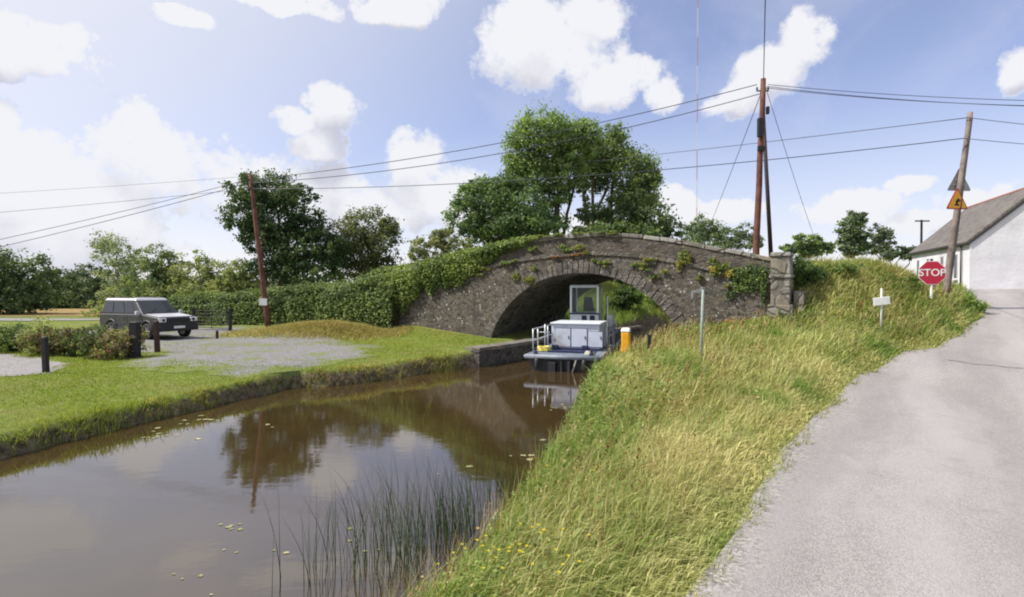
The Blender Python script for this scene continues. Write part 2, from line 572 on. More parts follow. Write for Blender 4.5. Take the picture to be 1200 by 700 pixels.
def land(x, y):
    x = np.asarray(x, float)
    y = np.asarray(y, float)
    z = np.zeros(x.shape)
    flat_x, flat_y, out = x.ravel(), y.ravel(), np.empty(x.size)
    for i in range(0, x.size, 20000):
        d = np.hypot(flat_x[i:i + 20000, None] - _c[None, :, 0], flat_y[i:i + 20000, None] - _c[None, :, 1])
        out[i:i + 20000] = d @ _w + 0.3
    z = out.reshape(x.shape)
    r = np.hypot(x - 2, y - 22)
    far = 0.6 + 0.5 * wnoise(x, y, 0.012, 5)
    z = z + (far - z) * sstep(45, 110, r)
    # embankments against the ends of the bridge
    s, t = to_st(x, y)
    ds = np.maximum(0, s - 12.2)
    dt = np.maximum(np.maximum(0, 0.75 - t), t - 5.5)
    front = (t < 0.75)
    slope = np.where(front, 6 + (0.85 - 6) * sstep(12.1, 13.6, s), 0.8)
    e = deck_z(np.minimum(s, 12.2)) - 0.05 - np.hypot(ds, 0) * 0.75 - dt * slope
    e = np.where((s > 9.6) & ((t > 0.62) | (s > 12.2)), e, -9)
    dl = np.maximum(0, -6.2 - s)
    e2 = deck_z(np.maximum(s, -6.2)) - 0.05 - dl * 0.5 - np.where(front, dt * 5, dt * 0.7)
    e2 = np.where((s < -0.9) & ((t > 0.62) | (s < -7.5)), e2, -9)
    near = r < 40
    z = np.where(near, np.maximum(z, np.maximum(e, e2)), z)
    # dry grassy mound in front of the hedge
    z = z + 0.38 * np.exp(-(((x + 9.2) / 3.0) ** 2 + ((y - 28.6) / 0.9) ** 2))
    # canal
    d = sdf(CANAL, x, y)
    d = d + (0.12 * wnoise(x, y, 1.9, 3) + 0.07 * wnoise(x, y, 5.0, 4)) * (np.hypot(x, y) < 60) * (sdf([st(-1, -3.5), st(9, -3.5), st(9, 70), st(-1, 70)], x, y) > 0)
    d = d - 0.55 * np.exp(-(((x + 6.6) / 0.55) ** 2 + ((y - 16.7) / 0.6) ** 2))
    right = sstep(-3, -1, x - np.interp(y, [-14, 3, 9.5, 15, 21, 27], [-11, -6.5, -4.2, -2.7, 1.2, 4]))
    w0 = 0.40 + 0.26 * right + 0.10 * wnoise(x, y, 1.3, 6)
    z = -1.5 + (z + 1.5) * sstep(-w0, w0 * 0.9, d)
    # lumps
    rd = sdf(ROAD, x, y)
    z = z + (0.05 * wnoise(x, y, 1.1, 9) + (0.10 * wnoise(x, y, 0.75, 12) + 0.05 * wnoise(x, y, 2.4, 13)) * (x > 0)) * sstep(0.1, 1.5, rd) * sstep(-0.1, 0.8, d)
    return z


def axis(lo, hi, step, far):
    a = list(np.arange(lo, hi + 1e-6, step))
    g, h = step, a[-1]
    while h < far:
        g *= 1.22
        h += g
        a.append(h)
    g, h = step, a[0]
    while h > -far:
        g *= 1.22
        h -= g
        a.insert(0, h)
    return np.array(a)


GX = axis(-24, 26, 0.2, 2500)
GY = axis(-5, 34, 0.2, 2500)
XX, YY = np.meshgrid(GX, GY)
ZZ = land(XX, YY)
NX, NY = len(GX), len(GY)


def ground(x, y):
    """height of the ground mesh itself"""
    x = np.asarray(x, float)
    y = np.asarray(y, float)
    i = np.clip(np.searchsorted(GX, x) - 1, 0, NX - 2)
    j = np.clip(np.searchsorted(GY, y) - 1, 0, NY - 2)
    u = (x - GX[i]) / (GX[i + 1] - GX[i])
    v = (y - GY[j]) / (GY[j + 1] - GY[j])
    z00, z10, z01, z11 = ZZ[j, i], ZZ[j, i + 1], ZZ[j + 1, i], ZZ[j + 1, i + 1]
    return np.where(u >= v, z00 + u * (z10 - z00) + v * (z11 - z10), z00 + v * (z01 - z00) + u * (z11 - z01))


def gz(x, y):
    return float(ground(x, y))


ii, jj = np.meshgrid(np.arange(NX - 1), np.arange(NY - 1))
v00 = (jj * NX + ii).ravel()
TRIS = np.concatenate([np.stack([v00, v00 + 1, v00 + NX + 1], 1), np.stack([v00, v00 + NX + 1, v00 + NX], 1)])
GV = np.stack([XX.ravel(), YY.ravel(), ZZ.ravel()], 1)


def clip_sheet(name, fn, lift, mat, kind='structure', edge=None):
    """a sheet that follows the ground's own triangles, trimmed where fn(x, y) = 0"""
    f = fn(GV[:, 0], GV[:, 1])
    a = f[TRIS]
    full = (a < 0).all(1)
    part = (~full) & (a < 0).any(1)
    verts = []
    tris = []
    full_t = TRIS[full]
    used, inv = np.unique(full_t, return_inverse=True)
    base = [tuple(p) for p in GV[used]]
    verts += base
    tris += inv.reshape(-1, 3).tolist()
    for T in TRIS[part]:
        poly = []
        for k in range(3):
            p, q = T[k], T[(k + 1) % 3]
            fp, fq = f[p], f[q]
            if fp < 0:
                poly.append(GV[p])
            if (fp < 0) != (fq < 0):
                poly.append(GV[p] + (GV[q] - GV[p]) * (fp / (fp - fq)))
        n0 = len(verts)
        verts += [tuple(p) for p in poly]
        for k in range(1, len(poly) - 1):
            tris.append([n0, n0 + k, n0 + k + 1])
    V = np.array(verts)
    V[:, 2] += lift
    col = None
    if edge is not None:
        e = np.clip(-edge(V[:, 0], V[:, 1]) / 1.6, 0, 1)
        col = np.stack([e, e, e, np.ones_like(e)], 1)
    o = np_mesh(name, V, [np.array(tris)], mat, smooth=True, col=col)
    tag(o, kind=kind)
    return o


# ---- ground materials
def soil_mat():
    m, t, b = mat_new('grassy soil')
    g = t.n('ShaderNodeNewGeometry')
    pos = g.outputs['Position']
    sn = t.n('ShaderNodeSeparateXYZ')
    t.link(g.outputs['Normal'], sn.inputs[0])
    sp = t.n('ShaderNodeSeparateXYZ')
    t.link(pos, sp.inputs[0])
    n1 = t.noise(pos, 0.45, 6, 0.6)
    n2 = t.noise(pos, 5.0, 6, 0.65)
    n3 = t.noise(pos, 30.0, 4, 0.6)
    n5 = t.noise(pos, 1.1, 6, 0.65)
    green = t.mix(t.ramp(n2, 0.3, 0.7), (0.11, 0.155, 0.028), (0.20, 0.24, 0.055))
    straw = t.mix(t.ramp(n3, 0.3, 0.7), (0.16, 0.15, 0.055), (0.27, 0.24, 0.10))
    c = t.mix(t.ramp(n1, 0.42, 0.68, 0, 0.7), green, straw)
    c = t.mix(t.ramp(n5, 0.6, 0.74, 0, 0.5), c, (0.10, 0.085, 0.04))
    dirt = t.mix(t.ramp(n2, 0.3, 0.7), (0.05, 0.038, 0.025), (0.23, 0.185, 0.125))
    steep = t.ramp(sn.outputs[2], 0.86, 0.6)
    lowm = t.ramp(t.m('ADD', sp.outputs[2], t.m('MULTIPLY', n2, 0.3)), 0.0, -0.25)
    c = t.mix(t.m('MULTIPLY', t.m('MAXIMUM', steep, lowm), t.ramp(n5, 0.2, 0.5, 0.55, 1.0)), c, dirt)
    t.link(c, b.inputs['Base Color'])
    b.inputs['Roughness'].default_value = 1.0
    b.inputs['Specular IOR Level'].default_value = 0.1
    bp = t.n('ShaderNodeBump')
    bp.inputs['Strength'].default_value = 0.8
    bp.inputs['Distance'].default_value = 0.05
    t.link(t.m('ADD', n2, n3), bp.inputs['Height'])
    t.link(bp.outputs[0], b.inputs['Normal'])
    return m


def gravel_mat(name, lo, hi, worn, patch=0.0, green=(0.10, 0.13, 0.03), stone=45.0):
    m, t, b = mat_new(name)
    g = t.n('ShaderNodeNewGeometry')
    pos = g.outputs['Position']
    vo = t.n('ShaderNodeTexVoronoi', feature='F1')
    vo.inputs['Scale'].default_value = stone
    t.link(pos, vo.inputs['Vector'])
    cs = t.n('ShaderNodeSeparateColor')
    t.link(vo.outputs['Color'], cs.inputs[0])
    n1 = t.noise(pos, 0.6, 7, 0.62)
    n2 = t.noise(pos, 3.2, 7, 0.65)
    c = t.mix(cs.outputs[0], lo, hi)
    c = t.mix(t.ramp(n1, 0.35, 0.7, 0, 0.6), c, worn)
    c = t.mix(t.ramp(n2, 0.52, 0.8, 0, 0.5), c, tuple(q * 0.62 for q in lo))
    at = t.n('ShaderNodeVertexColor', layer_name='Col')
    es = t.n('ShaderNodeSeparateColor')
    t.link(at.outputs[0], es.inputs[0])
    n4 = t.noise(pos, 7.0, 6, 0.7)
    fade = t.ramp(t.m('SUBTRACT', t.m('ADD', t.m('MULTIPLY', n2, 0.7), t.m('MULTIPLY', n4, 0.8)), t.m('MULTIPLY', es.outputs[0], 1.25)), 0.12, 0.5)
    c = t.mix(t.m('MULTIPLY', fade, 0.9), c, green)
    if patch:
        c = t.mix(t.m('MULTIPLY', t.ramp(t.m('ADD', n2, t.m('MULTIPLY', n1, 0.9)), 0.93, 1.14), patch), c, green)
    t.link(c, b.inputs['Base Color'])
    b.inputs['Roughness'].default_value = 0.95
    b.inputs['Specular IOR Level'].default_value = 0.15
    bp = t.n('ShaderNodeBump')
    bp.inputs['Strength'].default_value = 0.6
    bp.inputs['Distance'].default_value = 0.015
    t.link(t.m('SUBTRACT', 1.0, vo.outputs['Distance']), bp.inputs['Height'])
    t.link(bp.outputs[0], b.inputs['Normal'])
    return m


def road_mat():
    m, t, b = mat_new('worn chip seal')
    g = t.n('ShaderNodeNewGeometry')
    pos = g.outputs['Position']
    rot = t.mapv(pos, (1, 1, 1), rot=(0, 0, R(38)))
    vo = t.n('ShaderNodeTexVoronoi', feature='F1')
    vo.inputs['Scale'].default_value = 70
    t.link(pos, vo.inputs['Vector'])
    cs = t.n('ShaderNodeSeparateColor')
    t.link(vo.outputs['Color'], cs.inputs[0])
    wide = t.noise(t.mapv(rot, (0.55, 0.13, 1)), 1.0, 6, 0.6)
    mid = t.noise(pos, 1.5, 8, 0.68)
    fine = t.noise(pos, 16, 6, 0.7)
    c = t.mix(cs.outputs[0], (0.18, 0.166, 0.16), (0.355, 0.328, 0.318))
    c = t.mix(t.ramp(wide, 0.35, 0.66, 0, 0.75), c, (0.33, 0.306, 0.304))
    c = t.mix(t.ramp(mid, 0.5, 0.76, 0, 0.45), c, (0.19, 0.175, 0.172))
    c = t.mix(t.ramp(fine, 0.58, 0.75, 0, 0.4), c, (0.16, 0.148, 0.145))
    sx = t.n('ShaderNodeSeparateXYZ')
    wv_ = t.n('ShaderNodeVectorMath', operation='MULTIPLY_ADD')
    t.link(t.noise(pos, 0.35, 3, 0.5, out=1), wv_.inputs[0])
    wv_.inputs[1].default_value = (1.6, 1.6, 0)
    t.link(rot, wv_.inputs[2])
    t.link(wv_.outputs[0], sx.inputs[0])
    trk = t.m('SINE', t.m('MULTIPLY', sx.outputs[0], 3.0))
    c = t.mix(t.m('MULTIPLY', t.ramp(trk, 0.2, 0.9), 0.24), c, (0.42, 0.395, 0.39))
    c = t.mix(t.m('MULTIPLY', t.ramp(trk, -0.4, -0.95), 0.18), c, (0.14, 0.13, 0.128))
    stain = t.noise(pos, 0.9, 9, 0.72, dist=0.8)
    c = t.mix(t.ramp(stain, 0.62, 0.72, 0, 0.45), c, (0.15, 0.14, 0.135))
    # loose grit along the edge (distance from the edge is stored on the sheet)
    at = t.n('ShaderNodeVertexColor', layer_name='Col')
    es = t.n('ShaderNodeSeparateColor')
    t.link(at.outputs[0], es.inputs[0])
    v2 = t.n('ShaderNodeTexVoronoi', feature='F1')
    v2.inputs['Scale'].default_value = 34
    t.link(pos, v2.inputs['Vector'])
    c2 = t.n('ShaderNodeSeparateColor')
    t.link(v2.outputs['Color'], c2.inputs[0])
    grit = t.mix(c2.outputs[0], (0.13, 0.12, 0.11), (0.44, 0.41, 0.38))
    g_in = t.m('SUBTRACT', t.m('MULTIPLY', t.m('SUBTRACT', mid, 0.5), 1.1), t.m('SUBTRACT', es.outputs[0], 0.22))
    c = t.mix(t.m('MULTIPLY', t.ramp(g_in, -0.12, 0.35), 0.8), c, grit)
    t.link(c, b.inputs['Base Color'])
    b.inputs['Roughness'].default_value = 0.88
    b.inputs['Specular IOR Level'].default_value = 0.25
    bp = t.n('ShaderNodeBump')
    bp.inputs['Strength'].default_value = 0.5
    bp.inputs['Distance'].default_value = 0.01
    t.link(t.m('ADD', t.m('SUBTRACT', 1.0, vo.outputs['Distance']), fine), bp.inputs['Height'])
    t.link(bp.outputs[0], b.inputs['Normal'])
    return m


def water_mat():
    m, t, b = mat_new('peaty water')
    g = t.n('ShaderNodeNewGeometry')
    pos = g.outputs['Position']
    n1 = t.noise(pos, 0.5, 5, 0.6)
    c = t.mix(t.ramp(n1, 0.3, 0.7), (0.040, 0.026, 0.010), (0.056, 0.036, 0.013))
    t.link(c, b.inputs['Base Color'])
    b.inputs['Roughness'].default_value = 0.03
    b.inputs['IOR'].default_value = 2.25
    b.inputs['Specular IOR Level'].default_value = 0.5
    bp = t.n('ShaderNodeBump')
    bp.inputs['Strength'].default_value = 0.028
    bp.inputs['Distance'].default_value = 0.05
    h = t.m('ADD', t.noise(t.mapv(pos, (1.0, 2.2, 1), rot=(0, 0, R(20))), 2.4, 4, 0.55), t.m('MULTIPLY', t.noise(pos, 9.0, 3, 0.5), 0.22))
    t.link(h, bp.inputs['Height'])
    t.link(bp.outputs[0], b.inputs['Normal'])
    return m


M_SOIL = soil_mat()
tag(np_mesh('ground', GV, [TRIS], M_SOIL, smooth=True), kind='structure')
M_ROAD = road_mat()
jit = lambda x, y, k, sd: k * wnoise(x, y, 2.6, sd) + 0.4 * k * wnoise(x, y, 7.5, sd + 1)
clip_sheet('road', lambda x, y: sdf(ROAD, x, y) + jit(x, y, 0.045, 21), 0.012, M_ROAD, edge=lambda x, y: sdf(ROAD, x, y))
M_GRAVEL = gravel_mat('grey gravel', (0.10, 0.096, 0.10), (0.30, 0.288, 0.295), (0.19, 0.182, 0.185), 0.95, (0.15, 0.18, 0.045), 30)
clip_sheet('gravel_yard', lambda x, y: np.maximum(sdf(GRAVEL, x, y) - 0.5 + jit(x, y, 0.8, 41), 0.55 - sdf(CANAL, x, y)), 0.012, M_GRAVEL, edge=lambda x, y: np.maximum(sdf(GRAVEL, x, y) - 0.5 + jit(x, y, 0.8, 41), 0.55 - sdf(CANAL, x, y)))
M_LANE = gravel_mat('pale gravel', (0.15, 0.142, 0.142), (0.36, 0.34, 0.335), (0.25, 0.238, 0.235), 0.0, stone=30)
clip_sheet('lane', lambda x, y: sdf(LANE, x, y) + jit(x, y, 0.22, 51), 0.016, M_LANE, edge=lambda x, y: sdf(LANE, x, y) + jit(x, y, 0.22, 51) - 0.75)
clip_sheet('far_road', lambda x, y: sdf(FAR_ROAD, x, y), 0.03, M_LANE, edge=lambda x, y: sdf(FAR_ROAD, x, y))
M_HAY = gravel_mat('dry hay field', (0.20, 0.13, 0.05), (0.34, 0.23, 0.10), (0.28, 0.21, 0.08), 0.4, (0.2, 0.2, 0.06), 5)
clip_sheet('hay_field', lambda x, y: sdf(HAY, x, y) + jit(x, y, 0.8, 61), 0.03, M_HAY, edge=lambda x, y: sdf(HAY, x, y))
# canal water: one level sheet, the ground's banks contain it
wv = [(-24, -20, WATER), (12, -20, WATER), (12, 16, WATER), (*st(14, -2), WATER), (*st(9.5, 0), WATER), (*st(9.5, 72), WATER), (*st(0.8, 72), WATER), (*st(0.8, -2), WATER), (-8, 21, WATER), (-24, 12, WATER)]
wb = MB()
wb.quadmesh([Vector(p) for p in wv], [tuple(range(len(wv)))])
wo = wb.build('canal_water', water_mat())
tag(wo, kind='structure')
if wo.data.polygons[0].normal.z < 0:
    wo.data.flip_normals()
# a tar line that crosses the road
pts = [(11.8, 15.0), (13.0, 14.2), (14.4, 12.9), (15.6, 11.2)]
vs, fs = [], []
N = 60
for k in range(N + 1):
    u = k / N * (len(pts) - 1)
    i = min(int(u), len(pts) - 2)
    f = u - i
    p = np.array(pts[i]) * (1 - f) + np.array(pts[i + 1]) * f
    d = np.array(pts[i + 1]) - np.array(pts[i])
    nrm = np.array([-d[1], d[0]]) / np.hypot(*d)
    w = 0.02 + 0.007 * math.sin(k * 1.7)
    p = p + nrm * 0.05 * math.sin(k * 0.6)
    for sgn in (-1, 1):
        q = p + nrm * w * sgn
        vs.append((q[0], q[1], gz(*q) + 0.02))
    if k:
        n0 = 2 * k
        fs.append((n0 - 2, n0 - 1, n0 + 1, n0))
tag(MB().quadmesh(vs, fs).build('road_seam', simple('tar', (0.13, 0.12, 0.118), 0.85)), kind='structure')
# ------------------------------------------------------------------ the stone bridge
M_STONE = stone_mat('rubble stone', (0.062, 0.056, 0.048), (0.215, 0.192, 0.163), (6.0, 6.0, 9.0), 0.4, 0.3, 0.75)
M_DRESS = stone_mat('dressed stone', (0.09, 0.082, 0.072), (0.205, 0.186, 0.163), (3.0, 3.0, 4.0), 0.4, 0.25, 0.3)
M_PARA = stone_mat('parapet stone', (0.062, 0.055, 0.048), (0.18, 0.16, 0.137), (4.6, 4.6, 10.0), 0.45, 0.5, 0.3)
M_BARREL = stone_mat('damp vault stone', (0.06, 0.056, 0.05), (0.17, 0.155, 0.135), (2.6, 2.6, 4.2), 0.2, 0.35, 0.1)

PAR = ([-9, -6.1, -3.1, 1.07, 2.9, 5.37, 7.23, 8.92, 10.47, 11.96, 12.6], [3.2, 3.5, 4.0, 4.65, 4.84, 4.88, 4.70, 4.38, 3.98, 3.66, 3.5])
_ps = np.linspace(-9, 12.6, 217)
_pz = np.convolve(np.pad(np.interp(_ps, *PAR), 8, mode='edge'), np.ones(17) / 17, mode='valid')


def par_z(s):
    return float(np.interp(s, _ps, _pz))


def soffit(s):
    u = abs((s - 4.5) / 4.65)
    return 3.2 * (1 - u ** 2.2) ** 0.7 if u < 1 else -1.0


bridge = empty('stone_bridge', BO, 'humpbacked rubble stone canal bridge with one wide low arch', 'bridge', rz=BA)
T1 = 6.2
S0, S1 = -8.6, 12.0
SS = sorted(set(list(np.round(np.arange(S0, S1 + 0.01, 0.2), 3)) + list(np.round(4.5 + 4.65 * np.cos(np.linspace(0, math.pi, 61)), 4))))


def string_z(s):
    return par_z(s) - 0.92


def wall(t0, t1, sgn):
    """spandrel wall between planes t0 and t1 with the arch opening left out"""
    m = MB()
    cols = []
    for s in SS:
        zb = max(soffit(s), -1.0)
        cols.append((s, zb, string_z(s)))
    for (a, za, ta), (b, zb, tb) in zip(cols, cols[1:]):
        n = 6
        for t in (t0, t1):
            vs = []
            for k in range(n + 1):
                vs.append((a, t, za + (ta - za) * k / n))
                vs.append((b, t, zb + (tb - zb) * k / n))
            m.quadmesh(vs, [(2 * k, 2 * k + 1, 2 * k + 3, 2 * k + 2) for k in range(n)])
    for s in (SS[0], SS[-1]):
        m.quadmesh([(s, t0, -1), (s, t1, -1), (s, t1, string_z(s)), (s, t0, string_z(s))], [(0, 1, 2, 3)])
    bmesh.ops.remove_doubles(m.b, verts=m.b.verts[:], dist=0.0005)
    return m


wall(0.0, 0.45, -1).build('spandrel_wall', M_STONE, bridge)
wall(T1 - 0.45, T1, 1).build('spandrel_wall', M_STONE, bridge)
# vault
m = MB()
AS = 4.5 + 4.648 * np.cos(np.linspace(math.pi, 0, 61))
for t0, t1 in ((0.02, T1 - 0.02),):
    n = 12
    vs = []
    for s in AS:
        for k in range(n + 1):
            vs.append((s, t0 + (t1 - t0) * k / n, soffit(s) - 0.004 if abs((s - 4.5) / 4.65) < 0.99 else -1.0))
    fs = []
    for i in range(len(AS) - 1):
        for k in range(n):
            a = i * (n + 1) + k
            fs.append((a, a + 1, a + n + 2, a + n + 1))
    m.quadmesh(vs, fs)
m.build('arch_vault', M_BARREL, bridge, smooth=True)
# ring of arch stones on each face
for t_in, t_out in ((0.1, -0.045), (T1 - 0.1, T1 + 0.045)):
    m = MB()
    th = np.linspace(math.pi, 0, 400)
    cs_ = 4.5 + 4.65 * np.cos(th)
    cz_ = np.array([soffit(s) for s in cs_])
    L = np.concatenate([[0], np.cumsum(np.hypot(np.diff(cs_), np.diff(cz_)))])
    nv = 58
    for k in range(nv):
        pts = []
        gap = 0.010
        depth = 0.46 + 0.05 * math.sin(k * 2.3)
        if k == nv // 2:
            depth = 0.56
        row = []
        for l in np.linspace(L[-1] * k / nv + gap, L[-1] * (k + 1) / nv - gap, 4):
            s, z = np.interp(l, L, cs_), np.interp(l, L, cz_)
            s2, z2 = np.interp(min(l + 0.05, L[-1]), L, cs_), np.interp(min(l + 0.05, L[-1]), L, cz_)
            s3, z3 = np.interp(max(l - 0.05, 0), L, cs_), np.interp(max(l - 0.05, 0), L, cz_)
            nx, nz_ = -(z2 - z3), (s2 - s3)
            q = math.hypot(nx, nz_)
            row.append((s, z, nx / q, nz_ / q))
        dt = 0.012 * math.sin(k * 3.7)
        inner = [(s, t_out + dt, z + 0.006) for (s, z, a, c) in row]
        outer = [(s + a * depth, t_out + dt, z + c * depth) for (s, z, a, c) in row]
        m.prism(inner + outer[::-1], (0, t_in - t_out, 0))
    m.build('arch_ring', M_DRESS, bridge, bevel=0.015, seg=1)


def band(t0, t1, zlo, zhi, s0=S0, s1=S1):
    m = MB()
    ss = [s for s in SS if s0 <= s <= s1]
    vs, fs = [], []
    for i, s in enumerate(ss):
        w1 = 0.02 * math.sin(s * 3.1) + 0.012 * math.sin(s * 7.7)
        vs += [(s, t0, zlo(s)), (s, t1, zlo(s)), (s, t1, zhi(s) + w1), (s, t0, zhi(s) + w1)]
        if i:
            a = 4 * (i - 1)
            for k in range(4):
                fs.append((a + k, a + (k + 1) % 4, a + 4 + (k + 1) % 4, a + 4 + k))
    n = 4 * (len(ss) - 1)
    fs += [(0, 1, 2, 3), (n, n + 1, n + 2, n + 3)]
    return m.quadmesh(vs, fs)


M_COPE = stone_mat('pale coping stone', (0.20, 0.19, 0.17), (0.40, 0.38, 0.35), (1.2, 1.2, 2.0), 0.5, 0.45, 0.3)
for a, b, c0, c1 in ((0.03, 0.42, -0.06, 0.42), (T1 - 0.42, T1 - 0.03, T1 - 0.42, T1 + 0.06)):
    band(a, b, lambda s: string_z(s) + 0.12, lambda s: par_z(s) - 0.14).build('parapet', M_PARA, bridge)
    band(c0, c1, lambda s: string_z(s), lambda s: string_z(s) + 0.14).build('string_course', M_DRESS, bridge)
    # coping: a row of separate cap stones in one part
    m = MB()
    s = S0
    k = 0
    while s < S1 - 0.2:
        w = 0.62 + 0.28 * abs(math.sin(k * 1.9))
        e = min(s + w, S1)
        dz = 0.016 * math.sin(k * 2.7)
        pr = [(s + 0.012, a - 0.05, par_z(s) - 0.15 + dz), (e - 0.012, a - 0.05, par_z(e) - 0.15 + dz), (e - 0.012, a - 0.05, par_z(e) + dz), (s + 0.012, a - 0.05, par_z(s) + dz)]
        m.prism(pr, (0, b - a + 0.1, 0))
        s = e
        k += 1
    m.build('coping', M_COPE, bridge, bevel=0.025)
# road over the bridge
m = MB()
vs, fs = [], []
for i, s in enumerate(SS):
    zz = float(deck_z(s))
    vs += [(s, 0.44, zz), (s, T1 - 0.44, zz)]
    if i:
        fs.append((2 * i - 2, 2 * i - 1, 2 * i + 1, 2 * i))
m.quadmesh(vs, fs).build('road_deck', M_ROAD, bridge)


M_PIER = stone_mat('pale pier stone', (0.20, 0.185, 0.165), (0.38, 0.355, 0.32), (1.6, 1.6, 2.2), 0.5, 0.2, 0.3)
# end pier with cap
def pier(t_front, depth):
    m = MB()
    zc = 3.3
    zt = zc - 0.02
    m.box((12.28, t_front + depth / 2, (0.3 + 2.0) / 2), (0.78, depth + 0.1, 1.7))
    m.box((12.28, t_front + depth / 2, 2.45), (0.60, depth, 0.92))
    m.box((12.82, t_front + depth / 2 + 0.12, 1.72), (0.32, depth * 0.7, 1.5))
    o = m.build('end_pier', M_PIER, bridge, bevel=0.03)
    m = MB()
    m.box((12.28, t_front + depth / 2, 2.97), (0.70, depth + 0.12, 0.13))
    m.box((12.28, t_front + depth / 2, 3.35), (0.62, depth + 0.02, 0.62), taper=0.96)
    m.box((12.28, t_front + depth / 2, 3.72), (0.68, depth + 0.1, 0.14), taper=0.9)
    m.build('pier_cap', M_PIER, o, bevel=0.03)


pier(-0.14, 0.66)
pier(T1 - 0.5, 0.66)

# stone quay edge on the left, beside the towpath under the arch
M_QUAY = stone_mat('quay slabs', (0.17, 0.16, 0.14), (0.33, 0.31, 0.27), (0.9, 1.3, 1.6), 0.3, 0.3, 0.1)
quay = empty('stone_quay', (*st(2.2, 0), 0), 'low stone quay edge running from grassy bank under the arch', 'quay', rz=BA)
m = MB()
t = -3.9
k = 0
while t < 12:
    w = 1.1 + 0.5 * abs(math.sin(k * 2.1))
    m.box((-0.32, t + w / 2, 0.17 + 0.01 * math.sin(k * 5)), (0.74, w - 0.015, 0.16))
    t += w
    k += 1
m.build('coping', M_QUAY, quay, bevel=0.02)
m = MB()
m.box((-0.3, 4.0, -0.6), (0.66, 15.8, 1.36))
m.build('quay_wall', M_BARREL, quay)
# ------------------------------------------------------------------ foliage
M_LEAF = leafy('leaves', 0.38, 0.6, 0.15)
M_GRASS = leafy('grass blades', 0.35, 0.6, 0.25)
M_BARK = simple('bark', (0.11, 0.085, 0.06), 0.95, var=0.45, scale=5, bump=0.9, spec=0.1)
M_STEM = simple('woody stems', (0.045, 0.04, 0.022), 1.0, var=0.4, scale=3, spec=0.05)


def leaf_quads(C, size, rng, up=0.35, out=None, droop=0.0):
    """rhombic leaf faces at points C; returns verts (4n,3) and quads"""
    n = len(C)
    nrm = rng.normal(size=(n, 3))
    if out is not None:
        nrm = nrm * 0.65 + out
    nrm[:, 2] += up
    nrm /= np.linalg.norm(nrm, axis=1)[:, None] + 1e-9
    a = rng.normal(size=(n, 3))
    a -= nrm * (a * nrm).sum(1)[:, None]
    a /= np.linalg.norm(a, axis=1)[:, None] + 1e-9
    a[:, 2] -= droop
    b = np.cross(nrm, a)
    s = np.asarray(size) * rng.uniform(0.55, 1.35, n)[:, None]
    fold = nrm * s * 0.16
    V = np.empty((n, 4, 3))
    V[:, 0] = C - a * s * 0.5
    V[:, 1] = C + b * s * 0.34 + fold
    V[:, 2] = C + a * s * 0.55
    V[:, 3] = C - b * s * 0.34 + fold
    q = np.arange(4 * n).reshape(n, 4)
    return V.reshape(-1, 3), q


def tint(n, per, rng, dark, light, extra=None, share=0.0):
    """leaf colours: from dark to light, clump by clump, the same for the four corners of a leaf"""
    k = np.clip(per, 0, 1)[:, None]
    c = (np.array(dark)[None] * (1 - k) + np.array(light)[None] * k) * LIFT
    c = c * rng.uniform(0.72, 1.28, (n, 1)) * np.array([[1.10, 1.0, 1.12]]) + np.array([[0.005, 0.003, 0.009]])
    if extra is not None and share > 0:
        e = rng.random(n) < share
        c[e] = np.array(extra)[None] * rng.uniform(0.8, 1.2, (e.sum(), 1))
    c = np.concatenate([c, np.ones((n, 1))], 1)
    return np.repeat(c, 4, axis=0)


def crown_points(lobes, n, rng, clump=0.16, hollow=0.55):
    """leaf points in clumps that fill a set of ellipsoidal lobes (x,y,z,rx,ry,rz); an uneven outline with gaps"""
    lobes = np.array(lobes, float)
    vol = (lobes[:, 3] * lobes[:, 4] * lobes[:, 5]) ** 0.75
    pk = vol / vol.sum()
    nc = max(20, n // 38)
    li = rng.choice(len(lobes), nc, p=pk)
    d = rng.normal(size=(nc, 3))
    d /= np.linalg.norm(d, axis=1)[:, None]
    d[:, 2] += 0.12
    r = hollow + (1.06 - hollow) * rng.random(nc) ** 0.6
    cc = lobes[li, :3] + d * r[:, None] * lobes[li, 3:]
    crad = clump * lobes[li, 3:].mean(1) * rng.uniform(0.7, 1.7, nc)
    ci = rng.integers(0, nc, n)
    off = rng.normal(size=(n, 3))
    off[:, 2] *= 0.75
    pts = cc[ci] + off * crad[ci][:, None] * 0.75
    per = rng.random(nc)[ci]
    return pts, d[ci], per


def limb(m, a, b, r0, r1, rng, bend=0.12, n=5):
    a, b = Vector(a), Vector(b)
    L = (b - a).length
    pts = []
    for k in range(n + 1):
        u = k / n
        p = a.lerp(b, u)
        w = math.sin(u * math.pi) * bend * L
        p = p + Vector((rng.normal() * w * 0.5, rng.normal() * w * 0.5, w * 0.4))
        pts.append(p)
    m.tube(pts, [r0 + (r1 - r0) * k / n for k in range(n + 1)], 7)


